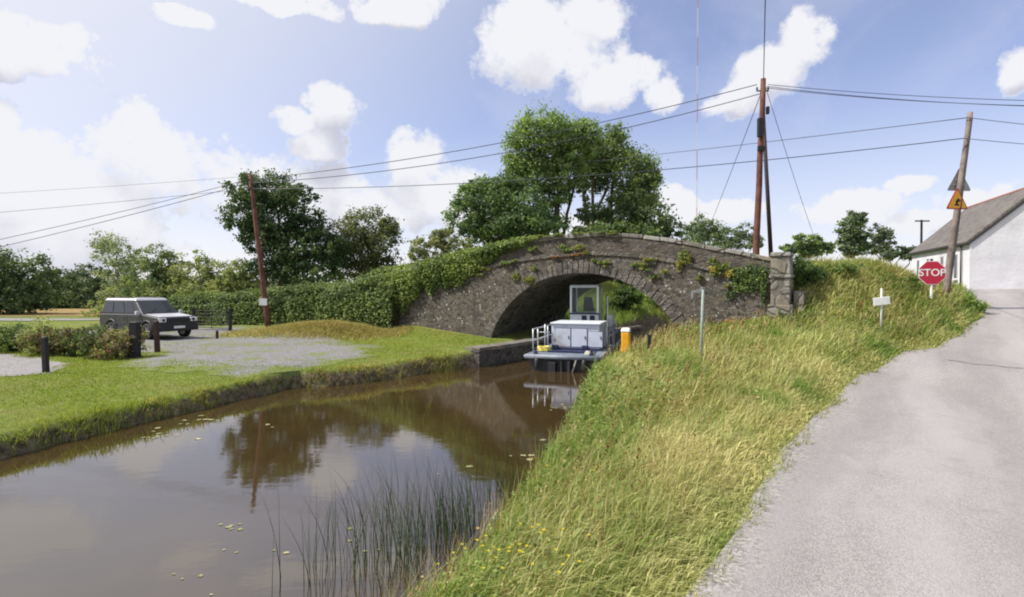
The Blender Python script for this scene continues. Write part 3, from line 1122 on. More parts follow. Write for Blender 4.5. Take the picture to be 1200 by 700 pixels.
def tree(name, label, cat, base, D, lobes_px, n, leaf, dark, light, trunk=0.25, group=None, stems=None, depth=0.9, seed=1, clump=0.16, hollow=0.5, up=0.3, extra=None, share=0.0, fork=0.45):
    """lobes given as (column, row, half-width, half-height[, depth offset]) of the crown seen from the road at distance D"""
    rng = np.random.default_rng(seed)
    lobes = []
    for lb in lobes_px:
        px, py, rx, ry = lb[:4]
        dd = lb[4] if len(lb) > 4 else rng.uniform(-0.5, 0.5) * rx / F * D
        p = P(px, py, D + dd)
        k = (D + dd) / F
        lobes.append((p.x, p.y, p.z, rx * k, (rx + ry) / 2 * k * depth, ry * k))
    b = Vector((base[0], base[1], gz(base[0], base[1]) - 0.1)) if len(base) == 2 else Vector(base)
    root = empty(name, b, label, cat, group)
    m = MB()
    top = max(lobes, key=lambda q: q[2])
    if stems is None:
        hgt = top[2] - b.z
        fk = b + Vector((rng.normal() * 0.15, rng.normal() * 0.15, hgt * fork))
        limb(m, (0, 0, 0), fk - b, trunk, trunk * 0.7, rng, 0.03)
        for q in lobes:
            limb(m, (fk - b) * rng.uniform(0.75, 1.0), Vector(q[:3]) - b + Vector((0, 0, q[5] * 0.3)), trunk * 0.5, trunk * 0.08, rng, 0.10)
    else:
        for (px, dz0, px2, py2, r0) in stems:
            foot = Vector((X(px, D), D + rng.uniform(-0.6, 0.6), b.z)) - b
            tip = P(px2, py2, D) - b
            limb(m, foot, tip, r0, r0 * 0.35, rng, 0.035, 7)
            for q in lobes:
                qv = Vector(q[:3]) - b
                if (qv - tip).length < 5 and rng.random() < 0.5:
                    limb(m, foot.lerp(tip, rng.uniform(0.6, 1.0)), qv, r0 * 0.35, r0 * 0.08, rng, 0.12)
    m.build('trunk', M_BARK, root, smooth=True)
    pts, out, per = crown_points(lobes, n, rng, clump, hollow)
    V, q = leaf_quads(pts - np.array(b)[None], leaf, rng, up=up, out=out * 0.5)
    np_mesh('crown', V, [q], M_LEAF, root, tint(n, per, rng, [v * k for v, k in zip(dark, TREE)], [v * k for v, k in zip(light, TREE)], extra, share))
    return root


G_DK, G_MD, G_LT, G_YL = (0.024, 0.045, 0.016), (0.042, 0.078, 0.022), (0.075, 0.125, 0.03), (0.14, 0.16, 0.04)
TREE = (1.22, 1.10, 1.45)
LIFT = 2.6          # even gain on the dark and light leaf colours

# --- the trees beyond the bridge
tree('ash_tree', 'tall ash tree with a rounded crown and visible forked trunk behind the bridge crown', 'tree', (X(650, 47), 47), 47,
     [(640, 158, 34, 24), (612, 182, 22, 26), (668, 172, 26, 28), (628, 205, 32, 24), (665, 205, 22, 24), (603, 215, 14, 18), (645, 232, 24, 14), (690, 165, 14, 22), (640, 262, 26, 12), (612, 250, 16, 12)],
     34000, 0.21, G_MD, (0.095, 0.15, 0.035), stems=[(650, 0, 655, 175, 0.36), (648, 0, 628, 195, 0.24), (652, 0, 676, 185, 0.2)], seed=3, clump=0.19, hollow=0.35)
tree('ivy_clad_ash', 'broad leaning ash group with several bare ivy-wrapped stems, right of the tallest tree', 'tree', (X(705, 50), 50), 50,
     [(712, 180, 30, 26), (740, 208, 30, 28), (698, 205, 22, 22), (752, 225, 20, 26), (720, 160, 14, 12), (762, 205, 10, 18), (690, 190, 14, 20), (735, 235, 26, 14)],
     26000, 0.21, G_DK, (0.085, 0.135, 0.03), stems=[(684, 0, 686, 190, 0.26), (694, 0, 698, 175, 0.24), (705, 0, 710, 175, 0.22), (713, 0, 722, 178, 0.26), (728, 0, 742, 200, 0.24), (742, 0, 760, 215, 0.22)], seed=4, clump=0.19, hollow=0.35)
tree('ivy_thicket', 'dark ivy thicket sloping down to the right below the ash group', 'bush', (X(735, 46), 46), 46,
     [(700, 258, 24, 20), (730, 262, 30, 20), (760, 262, 28, 24), (782, 272, 18, 14), (745, 240, 18, 14), (684, 240, 6, 26), (672, 272, 20, 12), (720, 275, 50, 10), (790, 282, 16, 8)], 12000, 0.25, G_DK, (0.05, 0.085, 0.02), seed=5, trunk=0.14)
tree('sycamore_tree', 'bushy green tree crowding the left of the tall ash behind the bridge', 'tree', (X(575, 42), 42), 42,
     [(575, 240, 34, 26), (548, 255, 26, 24), (605, 245, 30, 28), (590, 222, 22, 14), (560, 222, 16, 12), (630, 262, 26, 16), (545, 232, 12, 14), (605, 268, 50, 14), (570, 272, 40, 14)], 26000, 0.20, G_DK, (0.06, 0.11, 0.025), seed=6, trunk=0.2)
tree('elder_bush', 'pale blossom-flecked elder bush above the ivy at the bridge left end', 'bush', (X(507, 37), 37), 37,
     [(505, 290, 24, 14), (525, 283, 18, 14), (488, 298, 14, 9), (520, 272, 10, 8), (540, 290, 16, 12)], 5200, 0.16, (0.045, 0.07, 0.022), (0.10, 0.125, 0.04), seed=7, trunk=0.1, extra=(0.22, 0.21, 0.16), share=0.10)
# --- the trees behind the hedge, left
tree('ivy_covered_tree', 'dark ivy covered tree with dense rounded crown behind the left pole', 'tree', (X(330, 42), 42), 42,
     [(292, 225, 26, 18), (318, 228, 36, 22), (285, 255, 26, 22), (325, 262, 40, 28), (360, 268, 26, 20), (305, 280, 26, 22), (345, 295, 36, 24), (345, 232, 26, 12), (368, 292, 18, 18), (330, 315, 32, 20), (388, 298, 20, 20), (365, 322, 40, 14), (300, 318, 22, 18)], 32000, 0.20, (0.011, 0.026, 0.009), (0.035, 0.062, 0.016), seed=8, trunk=0.35, clump=0.15, hollow=0.35)
tree('hawthorn_tree', 'olive green hawthorn with a lopsided crown between ivy tree and bridge', 'tree', (X(425, 44), 44), 44,
     [(430, 270, 34, 22), (405, 282, 26, 22), (448, 288, 22, 24), (420, 300, 40, 20), (455, 268, 12, 12), (390, 296, 16, 18), (415, 318, 44, 12), (455, 308, 16, 12)], 18000, 0.18, (0.024, 0.042, 0.014), (0.065, 0.085, 0.026), seed=9, trunk=0.22, extra=(0.075, 0.07, 0.025), share=0.15)
tree('willow_sapling', 'thin airy sapling with pale leaves and sky showing through, left of the car', 'tree', (X(138, 48), 48), 48,
     [(128, 284, 24, 12), (140, 305, 24, 18), (118, 292, 14, 8), (150, 328, 20, 22), (125, 320, 12, 18), (160, 296, 12, 10), (140, 345, 26, 14)], 6500, 0.18, (0.045, 0.075, 0.03), (0.13, 0.165, 0.07), seed=10, trunk=0.12, hollow=0.2)
tree('alder_bush', 'upright bush with dark heart rising above the car bonnet', 'bush', (X(186, 44), 44), 44,
     [(185, 308, 20, 18), (172, 325, 22, 20), (200, 320, 18, 18), (188, 345, 30, 18), (170, 350, 26, 14)], 8500, 0.18, (0.02, 0.04, 0.012), (0.08, 0.115, 0.03), seed=11, trunk=0.1)
for i, (px, py, rx, ry, D, lab, sd) in enumerate((
        (225, 318, 22, 20, 43, 'tall light green scrub willow just right of the dark-hearted bush', 12), (255, 325, 22, 16, 42, 'low rounded scrub bush midway between the car and the left pole', 13), (284, 322, 20, 14, 41, 'low scrub bush directly left of the left pole foot', 14),
        (150, 345, 24, 14, 46, 'small scrub bush behind the car roof rear', 15))):
    tree('scrub_bush', lab, 'bush', (X(px, D), D), D, [(px, py, rx, ry), (px - rx * 0.6, py + ry * 0.7, rx * 0.8, ry * 0.9), (px + rx * 0.6, py + ry * 0.8, rx * 0.8, ry * 0.9), (px, py + ry * 1.4, rx * 1.2, ry), (px - rx, py + ry * 1.5, rx * 0.9, ry), (px + rx, py + ry * 1.6, rx * 0.9, ry)], 7500, 0.17,
         (0.035, 0.06, 0.018), (0.11, 0.14, 0.04), seed=sd, trunk=0.07, group='scrub bushes behind the hedge')
tree('hedgerow_tree', 'large dark hedgerow tree at the left edge of the photo', 'tree', (X(12, 50), 50), 50,
     [(5, 325, 38, 26), (35, 320, 24, 20), (-30, 318, 34, 30), (10, 352, 46, 18), (45, 348, 20, 18), (-70, 325, 40, 30), (-30, 355, 40, 16), (2, 364, 40, 9), (-50, 364, 50, 9)], 20000, 0.24, (0.016, 0.034, 0.012), (0.045, 0.072, 0.02), seed=16, trunk=0.3, hollow=0.4)
tree('hedgerow_thorn', 'low dark thorn hedge beyond the straw coloured hay field', 'bush', (X(90, 65), 65), 65,
     [(75, 332, 22, 18), (98, 330, 22, 18), (118, 332, 16, 16), (60, 340, 18, 18), (90, 350, 42, 10), (70, 352, 20, 9), (112, 350, 18, 9), (90, 358, 46, 8), (60, 358, 22, 9)], 13000, 0.25, (0.014, 0.03, 0.012), (0.04, 0.062, 0.02), seed=17, trunk=0.2, hollow=0.4)
# --- far trees on the right
for (px, lob, D, n, lab, nm, sd, cg) in (
        (823, [(823, 268, 20, 14), (812, 275, 16, 12), (836, 276, 14, 12), (823, 285, 24, 12), (823, 276, 20, 10)], 78, 5500, 'round green tree far behind the bridge, nearest the tall ash group', 'field_tree', 18, (0.07, 0.11, 0.035)),
        (862, [(858, 276, 16, 10), (874, 274, 14, 10), (866, 286, 26, 10), (850, 284, 14, 8), (884, 286, 12, 8)], 84, 4600, 'low wide tree far off, between the round tree and the red utility pole', 'field_tree', 19, (0.055, 0.085, 0.03)),
        (945, [(945, 285, 16, 9), (962, 290, 14, 8), (930, 291, 14, 7), (946, 294, 26, 8)], 60, 5000, 'bright green bush on the skyline above the pier cap', 'field_bush', 20, (0.085, 0.14, 0.03)),
        (1000, [(1000, 258, 13, 10), (996, 272, 15, 12), (1007, 285, 14, 12), (990, 283, 9, 9), (1000, 294, 16, 8)], 66, 6500, 'tall narrow field tree on the skyline left of the white house', 'field_tree', 21, (0.07, 0.11, 0.035)),
        (1030, [(1030, 275, 14, 10), (1026, 287, 14, 10), (1038, 284, 8, 10), (1030, 295, 13, 7)], 70, 3000, 'thin grey-green field tree touching the tall narrow one', 'field_tree', 22, (0.085, 0.11, 0.055)),
        (1057, [(1052, 298, 14, 7), (1072, 299, 14, 7), (1040, 300, 10, 6)], 62, 2600, 'low hedge bush on the skyline beside the white house far end', 'field_bush', 23, (0.05, 0.075, 0.025))):
    tree(nm, lab, 'tree' if nm == 'field_tree' else 'bush', (X(px, D), D, 1.2), D, lob, n, 0.30, (0.028, 0.05, 0.022), cg, seed=sd, trunk=0.2, hollow=0.35, group='trees in the far fields')

# --- bank bushes seen through the arch
for (px, D, r, h, lab, sd, dk, lt) in (
        (737, 36.5, 1.0, 1.7, 'dark bush on the far bank seen through the arch just right of the boat cab', 31, (0.016, 0.03, 0.01), (0.035, 0.06, 0.015)),
        (765, 42, 2.0, 2.2, 'bright leafy bush on the far bank below the right of the arch', 32, (0.05, 0.09, 0.02), (0.12, 0.17, 0.035)),
        (655, 46, 1.6, 2.4, 'light green bush past the tunnel left of the boat cab', 33, (0.05, 0.09, 0.02), (0.12, 0.17, 0.035)),
        (700, 52, 2.6, 2.6, 'wide thicket on the canal bank beyond the boat cab', 34, (0.03, 0.06, 0.015), (0.09, 0.14, 0.03)),
        (725, 50, 2.0, 2.2, 'mid green bush high on the bank behind the dark bush', 35, (0.03, 0.06, 0.015), (0.09, 0.14, 0.03)),
        (795, 46, 2.2, 2.6, 'green bush on the far bank half hidden by the right springing', 36, (0.04, 0.07, 0.018), (0.10, 0.15, 0.03))):
    x, y = X(px, D), D
    z0 = max(gz(x, y), 0.0)
    rng = np.random.default_rng(sd)
    root = empty('bank_bush', (x, y, z0 - 0.1), lab, 'bush', 'bushes on the far bank')
    lobes = [(rng.normal() * r * 0.4, rng.normal() * r * 0.4, h * rng.uniform(0.35, 0.7), r * 0.6, r * 0.6, h * 0.42) for _ in range(6)]
    pts, out, per = crown_points(lobes, 3200, rng, 0.2, 0.35)
    V, q = leaf_quads(pts, 0.16, rng, out=out * 0.5)
    m = MB()
    for lb in lobes[:4]:
        limb(m, (0, 0, 0), lb[:3], 0.05, 0.015, rng)
    m.build('stems', M_STEM, root)
    np_mesh('foliage', V, [q], M_LEAF, root, tint(len(pts), per, rng, dk, lt))


# --- hedges: leaves over a body that follows a line
def hedge(name, label, line, n, leaf, dark, light, seed, lump=0.18, extra=None, share=0.0, cat='hedge', top_light=None):
    """line: list of (x, y, foot z, height, half thickness)"""
    rng = np.random.default_rng(seed)
    L = np.array(line, float)
    o0 = L[0, :3].copy()
    root = empty(name, tuple(o0), label, cat)
    seg = np.hypot(np.diff(L[:, 0]), np.diff(L[:, 1]))
    cum = np.concatenate([[0], np.cumsum(seg)])

    def at(u):
        return [np.interp(u, cum, L[:, k]) for k in range(5)]

    def nrm(u):
        a, b = at(np.clip(u - 0.3, 0, cum[-1])), at(np.clip(u + 0.3, 0, cum[-1]))
        dx, dy = b[0] - a[0], b[1] - a[1]
        q = np.hypot(dx, dy) + 1e-9
        return dy / q, -dx / q
    # inner body of stems
    m = MB()
    us = np.linspace(0, cum[-1], 60)
    vs, fs = [], []
    for i, u in enumerate(us):
        x, y, z, h, w = at(u)
        nx, ny = nrm(u)
        k = 0.72 if 0 < i < 59 else 0.3
        prof = [(-1, -0.2), (-1.0, 0.6), (-0.6, 0.95), (0.6, 0.95), (1.0, 0.6), (1, -0.2)]
        for (a, b) in prof:
            vs.append((x + nx * a * w * k - o0[0], y + ny * a * w * k - o0[1], z + b * h * 0.93 + 0.05 * math.sin(u * 3 + a) - o0[2]))
        if i:
            for j in range(5):
                a = (i - 1) * 6 + j
                fs.append((a, a + 1, a + 7, a + 6))
    fs += [tuple(range(6)), tuple(range(59 * 6, 60 * 6))]
    m.quadmesh(vs, fs).build('stems', M_STEM, root)
    u = rng.uniform(0, cum[-1], n)
    x, y, z, h, w = at(u)
    nx, ny = nrm(u)
    ang = rng.uniform(-0.25, math.pi + 0.25, n)
    ca, sa = np.cos(ang), np.sin(ang)
    ca = np.sign(ca) * np.abs(ca) ** 0.6
    sa = np.sign(sa) * np.abs(sa) ** 0.75
    bump = 1 + lump * wnoise(u * 1.0, ang * 1.4 * h, 1.5, seed) + lump * 0.6 * wnoise(u, ang * 2 * h, 4.2, seed + 1)
    rr = bump * rng.uniform(0.8, 1.08, n)
    px = x + nx * ca * w * rr
    py = y + ny * ca * w * rr
    pz = z + np.maximum(sa, -0.05) * h * (0.35 + 0.65 * rr) + rng.normal(0, 0.03, n)
    # lower part of the faces
    lowp = rng.random(n) < 0.35
    pz = np.where(lowp, z + rng.random(n) * h * 0.7, pz)
    px = np.where(lowp, x + nx * np.sign(ca) * w * rr, px)
    py = np.where(lowp, y + ny * np.sign(ca) * w * rr, py)
    C = np.stack([px - o0[0], py - o0[1], pz - o0[2]], 1)
    out = np.stack([nx * ca, ny * ca, np.maximum(sa, 0) * 1.3], 1) * 2.0
    per = 0.5 + 0.42 * wnoise(u * 1.0, pz * 1.6 + ca, 2.4, seed + 2) + rng.normal(0, 0.14, n)
    V, q = leaf_quads(C, leaf, rng, up=0.25, out=out * 0.7)
    np_mesh('foliage', V, [q], M_LEAF, root, tint(n, per, rng, dark, light, extra, share))
    return root


line = []
for (px, D, py_top, w) in ((205, 34.8, 346, 0.8), (250, 34.0, 344, 0.85), (300, 33.0, 341, 0.9), (350, 32.0, 334, 0.9), (400, 31.2, 328, 0.95), (440, 30.4, 322, 0.95), (470, 29.75, 317, 0.9)):
    x = X(px, D)
    zg = gz(x, D - 0.9)
    line.append((x, D, zg - 0.1, Z(py_top, D) - zg, w))
hedge('ivy_hedge', 'long thick ivy hedge climbing from behind the car to the bridge', line, 40000, 0.13, (0.022, 0.042, 0.013), (0.10, 0.14, 0.036), 40, extra=(0.13, 0.16, 0.045), share=0.14)
# ivy draped over the left shoulder of the bridge
rng = np.random.default_rng(44)
root = empty('bridge_ivy', (*st(-4, -0.1), 2.4), 'thick ivy draped over the parapet at the bridge left shoulder', 'ivy', rz=BA)
n = 19000
s = rng.uniform(-8.4, 2.2, n)
fall = np.interp(s, [-8.4, -6.5, -5, -3.5, -2, -0.5, 1, 2.2], [3.0, 2.9, 2.1, 1.55, 1.2, 0.8, 0.42, 0.14]) * (1 + 0.35 * wnoise(s, s * 0, 3.1, 8))
top = np.interp(s, _ps, _pz) + np.interp(s, [-8.4, -4, 0, 2.2], [0.2, 0.12, 0.06, 0.0])
d = rng.random(n) ** 0.8 * fall
over = rng.random(n) < 0.3
thick = np.interp(s, [-8.4, -6, -4, 0, 2.2], [0.5, 0.4, 0.26, 0.14, 0.06])
tt = np.where(over, rng.uniform(-0.1, 0.6, n), -0.04 - np.abs(rng.normal(0, 1, n)) * thick * np.sqrt(np.maximum(0.05, 1 - d / np.maximum(fall, 0.05))))
zz = np.where(over, top + np.abs(rng.normal(0, 0.08, n)), top - d)
C = np.stack([s + 4, tt + 0.1, zz - 2.4], 1)
per = 0.5 + 0.45 * wnoise(s, zz * 1.5, 2.6, 45) + rng.normal(0, 0.12, n)
V, q = leaf_quads(C, 0.13, rng, up=0.3, out=np.stack([0 * s, -np.ones(n), 0.4 * np.ones(n)], 1) * 0.7)
np_mesh('foliage', V, [q], M_LEAF, root, tint(n, per, rng, (0.022, 0.045, 0.013), (0.12, 0.16, 0.04), (0.19, 0.21, 0.06), 0.16))
m = MB()
for k in range(14):
    s0 = -8 + k * 0.7
    zt = par_z(s0)
    f = float(np.interp(s0, [-8.4, -6.5, -3.5, 0, 2.2], [2.8, 2.8, 1.3, 0.5, 0.2]))
    m.tube([(s0 + 4, 0.06, zt - 2.4 - f), (s0 + 4.1, 0.05, zt - 2.4 - f * 0.5), (s0 + 4.05, 0.07, zt - 2.42)], 0.012, 5)
m.build('stems', M_STEM, root)


# tufts of wall plants on the bridge face
def wall_tuft(label, s0, z0, rs, rz, n, dark, light, seed, leaf=0.09, extra=None, share=0.0):
    rng = np.random.default_rng(seed)
    root = empty('wall_plant', (*st(s0, -0.05), z0), label, 'plant', 'plants growing on the bridge face', rz=BA)
    k = max(3, n // 90)
    cs_ = np.stack([rng.normal(0, rs * 0.55, k), np.zeros(k), rng.normal(0, rz * 0.55, k)], 1)
    ci = rng.integers(0, k, n)
    C = cs_[ci] + rng.normal(size=(n, 3)) * np.array([rs * 0.22, 0.05, rz * 0.22])
    C[:, 1] = -np.abs(C[:, 1]) - 0.0
    V, q = leaf_quads(C, leaf, rng, up=0.4, out=np.tile([0, -0.6, 0.2], (n, 1)))
    np_mesh('foliage', V, [q], M_LEAF, root, tint(n, rng.random(k)[ci], rng, dark, light, extra, share))


YG = (0.10, 0.105, 0.02)
for a in (
        ('hanging tuft of yellow-green plants on the parapet right of the arch', 8.95, 3.72, 0.22, 0.38, 700, G_MD, YG, 50),
        ('wide yellow flowering tuft left of the ivy near the bridge right end', 10.25, 3.3, 0.35, 0.26, 800, G_MD, (0.14, 0.13, 0.022), 51),
        ('broad green ivy patch hanging beside the right hand pier', 11.2, 2.95, 0.6, 0.42, 1900, G_DK, (0.08, 0.12, 0.03), 52),
        ('narrow green ivy strand running down the wall against the pier', 11.75, 2.2, 0.10, 0.9, 500, G_DK, (0.08, 0.12, 0.03), 53),
        ('grassy tuft on the string course above the arch crown', 4.1, 4.25, 0.55, 0.14, 500, G_MD, (0.12, 0.13, 0.03), 54),
        ('reddish brown withered tuft below the string course at the crown', 4.4, 3.98, 0.6, 0.06, 260, (0.10, 0.06, 0.03), (0.17, 0.11, 0.05), 55),
        ('small yellowish tuft on the parapet left of the crown', 2.2, 4.25, 0.22, 0.13, 260, G_MD, YG, 56),
        ('pair of yellow-green sprigs under the string course, left shoulder', 0.6, 3.7, 0.35, 0.12, 300, G_MD, YG, 57),
        ('yellow-green creeper trailing along the left shoulder below the ivy', -0.6, 3.55, 0.55, 0.14, 420, G_MD, YG, 58),
        ('thin trail of yellow-green sprigs over the left haunch of the arch', 1.6, 3.1, 0.5, 0.35, 330, G_MD, YG, 59),
        ('sparse mossy sprigs over the right haunch of the arch', 7.4, 3.6, 0.55, 0.14, 260, G_MD, YG, 60),
        ('sparse sprig on the face between arch and hanging tuft', 8.0, 3.15, 0.4, 0.16, 200, G_DK, G_YL, 61),
        ('rust coloured dock clump at the wall foot beside the right springing', 9.0, 0.85, 0.22, 0.3, 420, (0.10, 0.045, 0.015), (0.20, 0.09, 0.025), 62),
        ('rust coloured dock clump at the wall foot nearer the pier', 11.1, 1.2, 0.5, 0.22, 420, (0.09, 0.05, 0.02), (0.18, 0.10, 0.03), 63)):
    wall_tuft(*a)
for i, s0 in enumerate((1.6, 2.3, 3.1, 3.7, 4.6, 5.3, 6.2)):
    wall_tuft('thin grassy fringe rooted along the top of the parapet near the crown', s0, par_z(s0) + 0.02, 0.42, 0.045, 260, G_MD, (0.085, 0.10, 0.022), 300 + i, 0.075)
srng = np.random.default_rng(64)
for i in range(16):
    ss_ = srng.uniform(-1.5, 11.3)
    zz_ = par_z(ss_) - srng.choice([0.12, 0.86, 1.25]) + srng.normal() * 0.07
    if zz_ < soffit(ss_) + 0.3:
        continue
    wall_tuft('small yellow-green sprig rooted in the joints of the bridge face', ss_, zz_, srng.uniform(0.08, 0.28), srng.uniform(0.05, 0.13), 120, G_MD, YG, 200 + i, 0.08)

# bushes on the embankment right of the pier
for (px, py, D, r, h, nn, lab, sd, dk, lt) in (
        (943, 345, 19.6, 0.75, 0.95, 3600, 'dark bramble bush filling the corner right of the stone pier', 64, (0.02, 0.036, 0.012), (0.05, 0.085, 0.02)),
        (985, 345, 20.0, 0.55, 0.6, 2200, 'mid green bramble clump on the embankment above the white nameboard', 65, (0.035, 0.06, 0.016), (0.09, 0.12, 0.03)),
        (1133, 352, 20.6, 0.55, 0.65, 2600, 'bright green weed clump at the foot of the leaning pole', 66, (0.04, 0.075, 0.018), (0.11, 0.16, 0.04)),
        (1060, 345, 20.6, 0.5, 0.5, 1800, 'low green bramble clump left of the stop sign', 67, (0.035, 0.06, 0.016), (0.10, 0.13, 0.03))):
    rng = np.random.default_rng(sd)
    x = X(px, D)
    root = empty('bramble_bush', (x, D, gz(x, D) - 0.03), lab, 'bush', 'brambles on the embankment')
    lobes = [(rng.normal() * r * 0.45, rng.normal() * r * 0.35, h * rng.uniform(0.3, 0.62), r * 0.55, r * 0.55, h * 0.42) for _ in range(7)]
    pts, out, per = crown_points(lobes, nn, rng, 0.22, 0.4)
    pts[:, 2] = np.abs(pts[:, 2])
    V, q = leaf_quads(pts, 0.085, rng, out=out * 0.5)
    m = MB()
    for lb in lobes:
        limb(m, (0, 0, 0), lb[:3], 0.02, 0.006, rng)
    m.build('stems', M_STEM, root)
    np_mesh('foliage', V, [q], M_LEAF, root, tint(len(pts), per, rng, dk, lt))

# shrubs planted by the lane at the left
for (px, D, w, h, lab, sd, ex, shr, dk, lt) in (
        (15, 20.6, 1.05, 1.15, 'dark leafy shrub nearest the left edge behind the gravel lane', 70, None, 0, (0.018, 0.036, 0.012), (0.07, 0.10, 0.03)),
        (48, 20.3, 0.8, 1.2, 'pale green rounded shrub right of the dark leafy one', 71, None, 0, (0.06, 0.08, 0.035), (0.15, 0.175, 0.07)),
        (78, 20.0, 0.9, 1.1, 'reddish tinged shrub behind the thin black post', 72, (0.13, 0.06, 0.04), 0.35, (0.03, 0.045, 0.018), (0.09, 0.10, 0.035)),
        (108, 19.6, 0.95, 1.05, 'mid green shrub with purple leaves left of the flowering one', 73, (0.10, 0.05, 0.05), 0.2, (0.022, 0.04, 0.014), (0.08, 0.11, 0.03)),
        (136, 19.2, 0.85, 1.1, 'pink flowering shrub against the thick gatepost', 74, (0.42, 0.20, 0.22), 0.22, (0.04, 0.055, 0.022), (0.13, 0.15, 0.05))):
    rng = np.random.default_rng(sd)
    x = X(px, D)
    root = empty('garden_shrub', (x, D, gz(x, D) - 0.03), lab, 'shrub', 'shrubs planted along the lane')
    lobes = [(rng.normal() * w * 0.4, rng.normal() * w * 0.35, h * rng.uniform(0.3, 0.62), w * 0.55, w * 0.55, h * 0.42) for _ in range(7)]
    pts, out, per = crown_points(lobes, 3800, rng, 0.2, 0.4)
    pts[:, 2] = np.abs(pts[:, 2])
    V, q = leaf_quads(pts, 0.085, rng, out=out * 0.5)
    m = MB()
    for lb in lobes:
        limb(m, (0, 0, 0), lb[:3], 0.03, 0.01, rng)
    m.build('stems', M_STEM, root)
    np_mesh('foliage', V, [q], M_LEAF, root, tint(len(pts), per, rng, dk, lt, ex, shr))

# far-off hedges and woods that close the horizon: one mass
rng = np.random.default_rng(80)
pts, per = [], []
for k in range(420):
    a = R(rng.uniform(-62, 62)) if k < 330 else R(rng.uniform(62, 298))
    d = rng.uniform(170, 420)
    x, y = d * math.sin(a), d * math.cos(a)
    w, h = rng.uniform(5, 14), rng.uniform(2.0, 5.5)
    nn = 150
    q = rng.normal(size=(nn, 3)) * np.array([w * 0.45, w * 0.45, h * 0.36]) + np.array([x, y, 0.8 + h * 0.5])
    q[:, 2] = np.maximum(q[:, 2], 0.2)
    pts.append(q)
    per.append(np.full(nn, rng.random()))
pts, per = np.concatenate(pts), np.concatenate(per)
V, q = leaf_quads(pts, 1.5, rng)
tag(np_mesh('far_hedgerows', V, [q], M_LEAF, None, tint(len(pts), per, rng, (0.035, 0.055, 0.03), (0.075, 0.10, 0.05))), kind='stuff')


# ------------------------------------------------------------------ grass
def blades(name, PX, PY, H, W, lean, dirx, diry, colr, rng, mat=None, z=None, heads=None):
    n = len(PX)
    z0 = ground(PX, PY) - 0.02 if z is None else z
    ang = rng.uniform(0, 2 * math.pi, n)
    wx, wy = np.cos(ang) * W, np.sin(ang) * W
    lx = lean * H * (dirx + 0.6 * rng.normal(size=n))
    ly = lean * H * (diry + 0.6 * rng.normal(size=n))
    V = np.empty((n, 5, 3))
    V[:, 0] = np.stack([PX - wx, PY - wy, z0], 1)
    V[:, 1] = np.stack([PX + wx, PY + wy, z0], 1)
    mx, my = PX + lx * 0.35, PY + ly * 0.35
    V[:, 2] = np.stack([mx + wx * 0.75, my + wy * 0.75, z0 + H * 0.58], 1)
    V[:, 3] = np.stack([mx - wx * 0.75, my - wy * 0.75, z0 + H * 0.58], 1)
    hz = H * np.clip(1 - 0.35 * (np.hypot(lx, ly) / (H + 1e-6)) ** 2, 0.45, 1)
    V[:, 4] = np.stack([PX + lx, PY + ly, z0 + hz], 1)
    b = np.arange(n)[:, None] * 5
    quads = b + np.array([[0, 1, 2, 3]])
    tris = b + np.array([[3, 2, 4]])
    c = np.concatenate([colr, np.ones((n, 1))], 1)
    return tag(np_mesh(name, V.reshape(-1, 3), [quads, tris], mat or M_GRASS, None, np.repeat(c, 5, axis=0)), kind='stuff')


def scatter(n, x0, x1, y0, y1, rng, near=True):
    """more points nearer the road's viewpoint"""
    u = rng.random(n)
    y = y0 + (y1 - y0) * (u ** 1.5 if near else u)
    x = rng.uniform(x0, x1, n)
    return x, y


rng = np.random.default_rng(90)
BR_FACE = [st(-9, -0.1), st(12.4, -0.15), st(12.9, 6.5), st(-9, 6.5)]


def verge_mask(x, y):
    c = sdf(CANAL, x, y)
    r = sdf(ROAD, x, y)
    ragged = 0.12 * wnoise(x, y, 3.0, 77) + 0.06 * wnoise(x, y, 9.0, 78)
    ok = (c > -0.12) & (r > -0.02 + ragged) & (sdf(BR_FACE, x, y) > 0.03)
    s, t = to_st(x, y)
    right = x > np.interp(y, [-14, 3, 9.5, 15, 19, 24], [-9, -4.5, -2.5, -0.8, 2.6, 4])
    return ok & right


x, y = scatter(560000, -3, 19, 2.2, 24, rng)
k = verge_mask(x, y) & (np.abs(x) < y * 1.05 + 1.2) & (y < 23.5)
x, y = x[k], y[k]
dist = np.hypot(x, y)
cd, rd = sdf(CANAL, x, y), sdf(ROAD, x, y)
p1 = wnoise(x, y, 0.55, 91)
p2 = wnoise(x, y, 1.7, 92)
p3 = wnoise(x, y, 4.5, 93)
thin = sstep(0.0, 0.9, rd)
mound = np.clip((y - 15) / 4, 0, 1) * np.clip((x - 9) / 2, 0, 1)
H = (0.20 + 0.13 * p1 + 0.14 * np.clip(p2, -0.6, 1) + rng.exponential(0.07, len(x))) * (0.25 + 0.75 * thin)
H = np.clip(H, 0.04, 0.62) * (1 + 0.15 * mound)
H *= np.where(cd < 0.4, 0.9, 1.0)
W = np.clip(0.0032 + 0.00055 * dist, 0.004, 0.018) * rng.uniform(0.7, 1.3, len(x))
straw = np.clip(0.5 + 0.55 * p1 + 0.3 * p3 + rng.normal(0, 0.22, len(x)) - 0.55 * sstep(2.6, 0.3, cd) * sstep(13, 8, y) - 0.3 * sstep(1.2, 0.2, cd), 0, 1)
straw = np.where(rd < 0.5, np.clip(straw + 0.3, 0, 1), straw)
col = np.array([[0.185, 0.265, 0.05]]) * (1 - straw[:, None]) + np.array([[0.55, 0.50, 0.23]]) * straw[:, None]
lush = np.clip(p2 * 1.4 - 0.5, 0, 1)[:, None]
col = col * (1 - lush) + np.array([[0.14, 0.25, 0.035]]) * lush
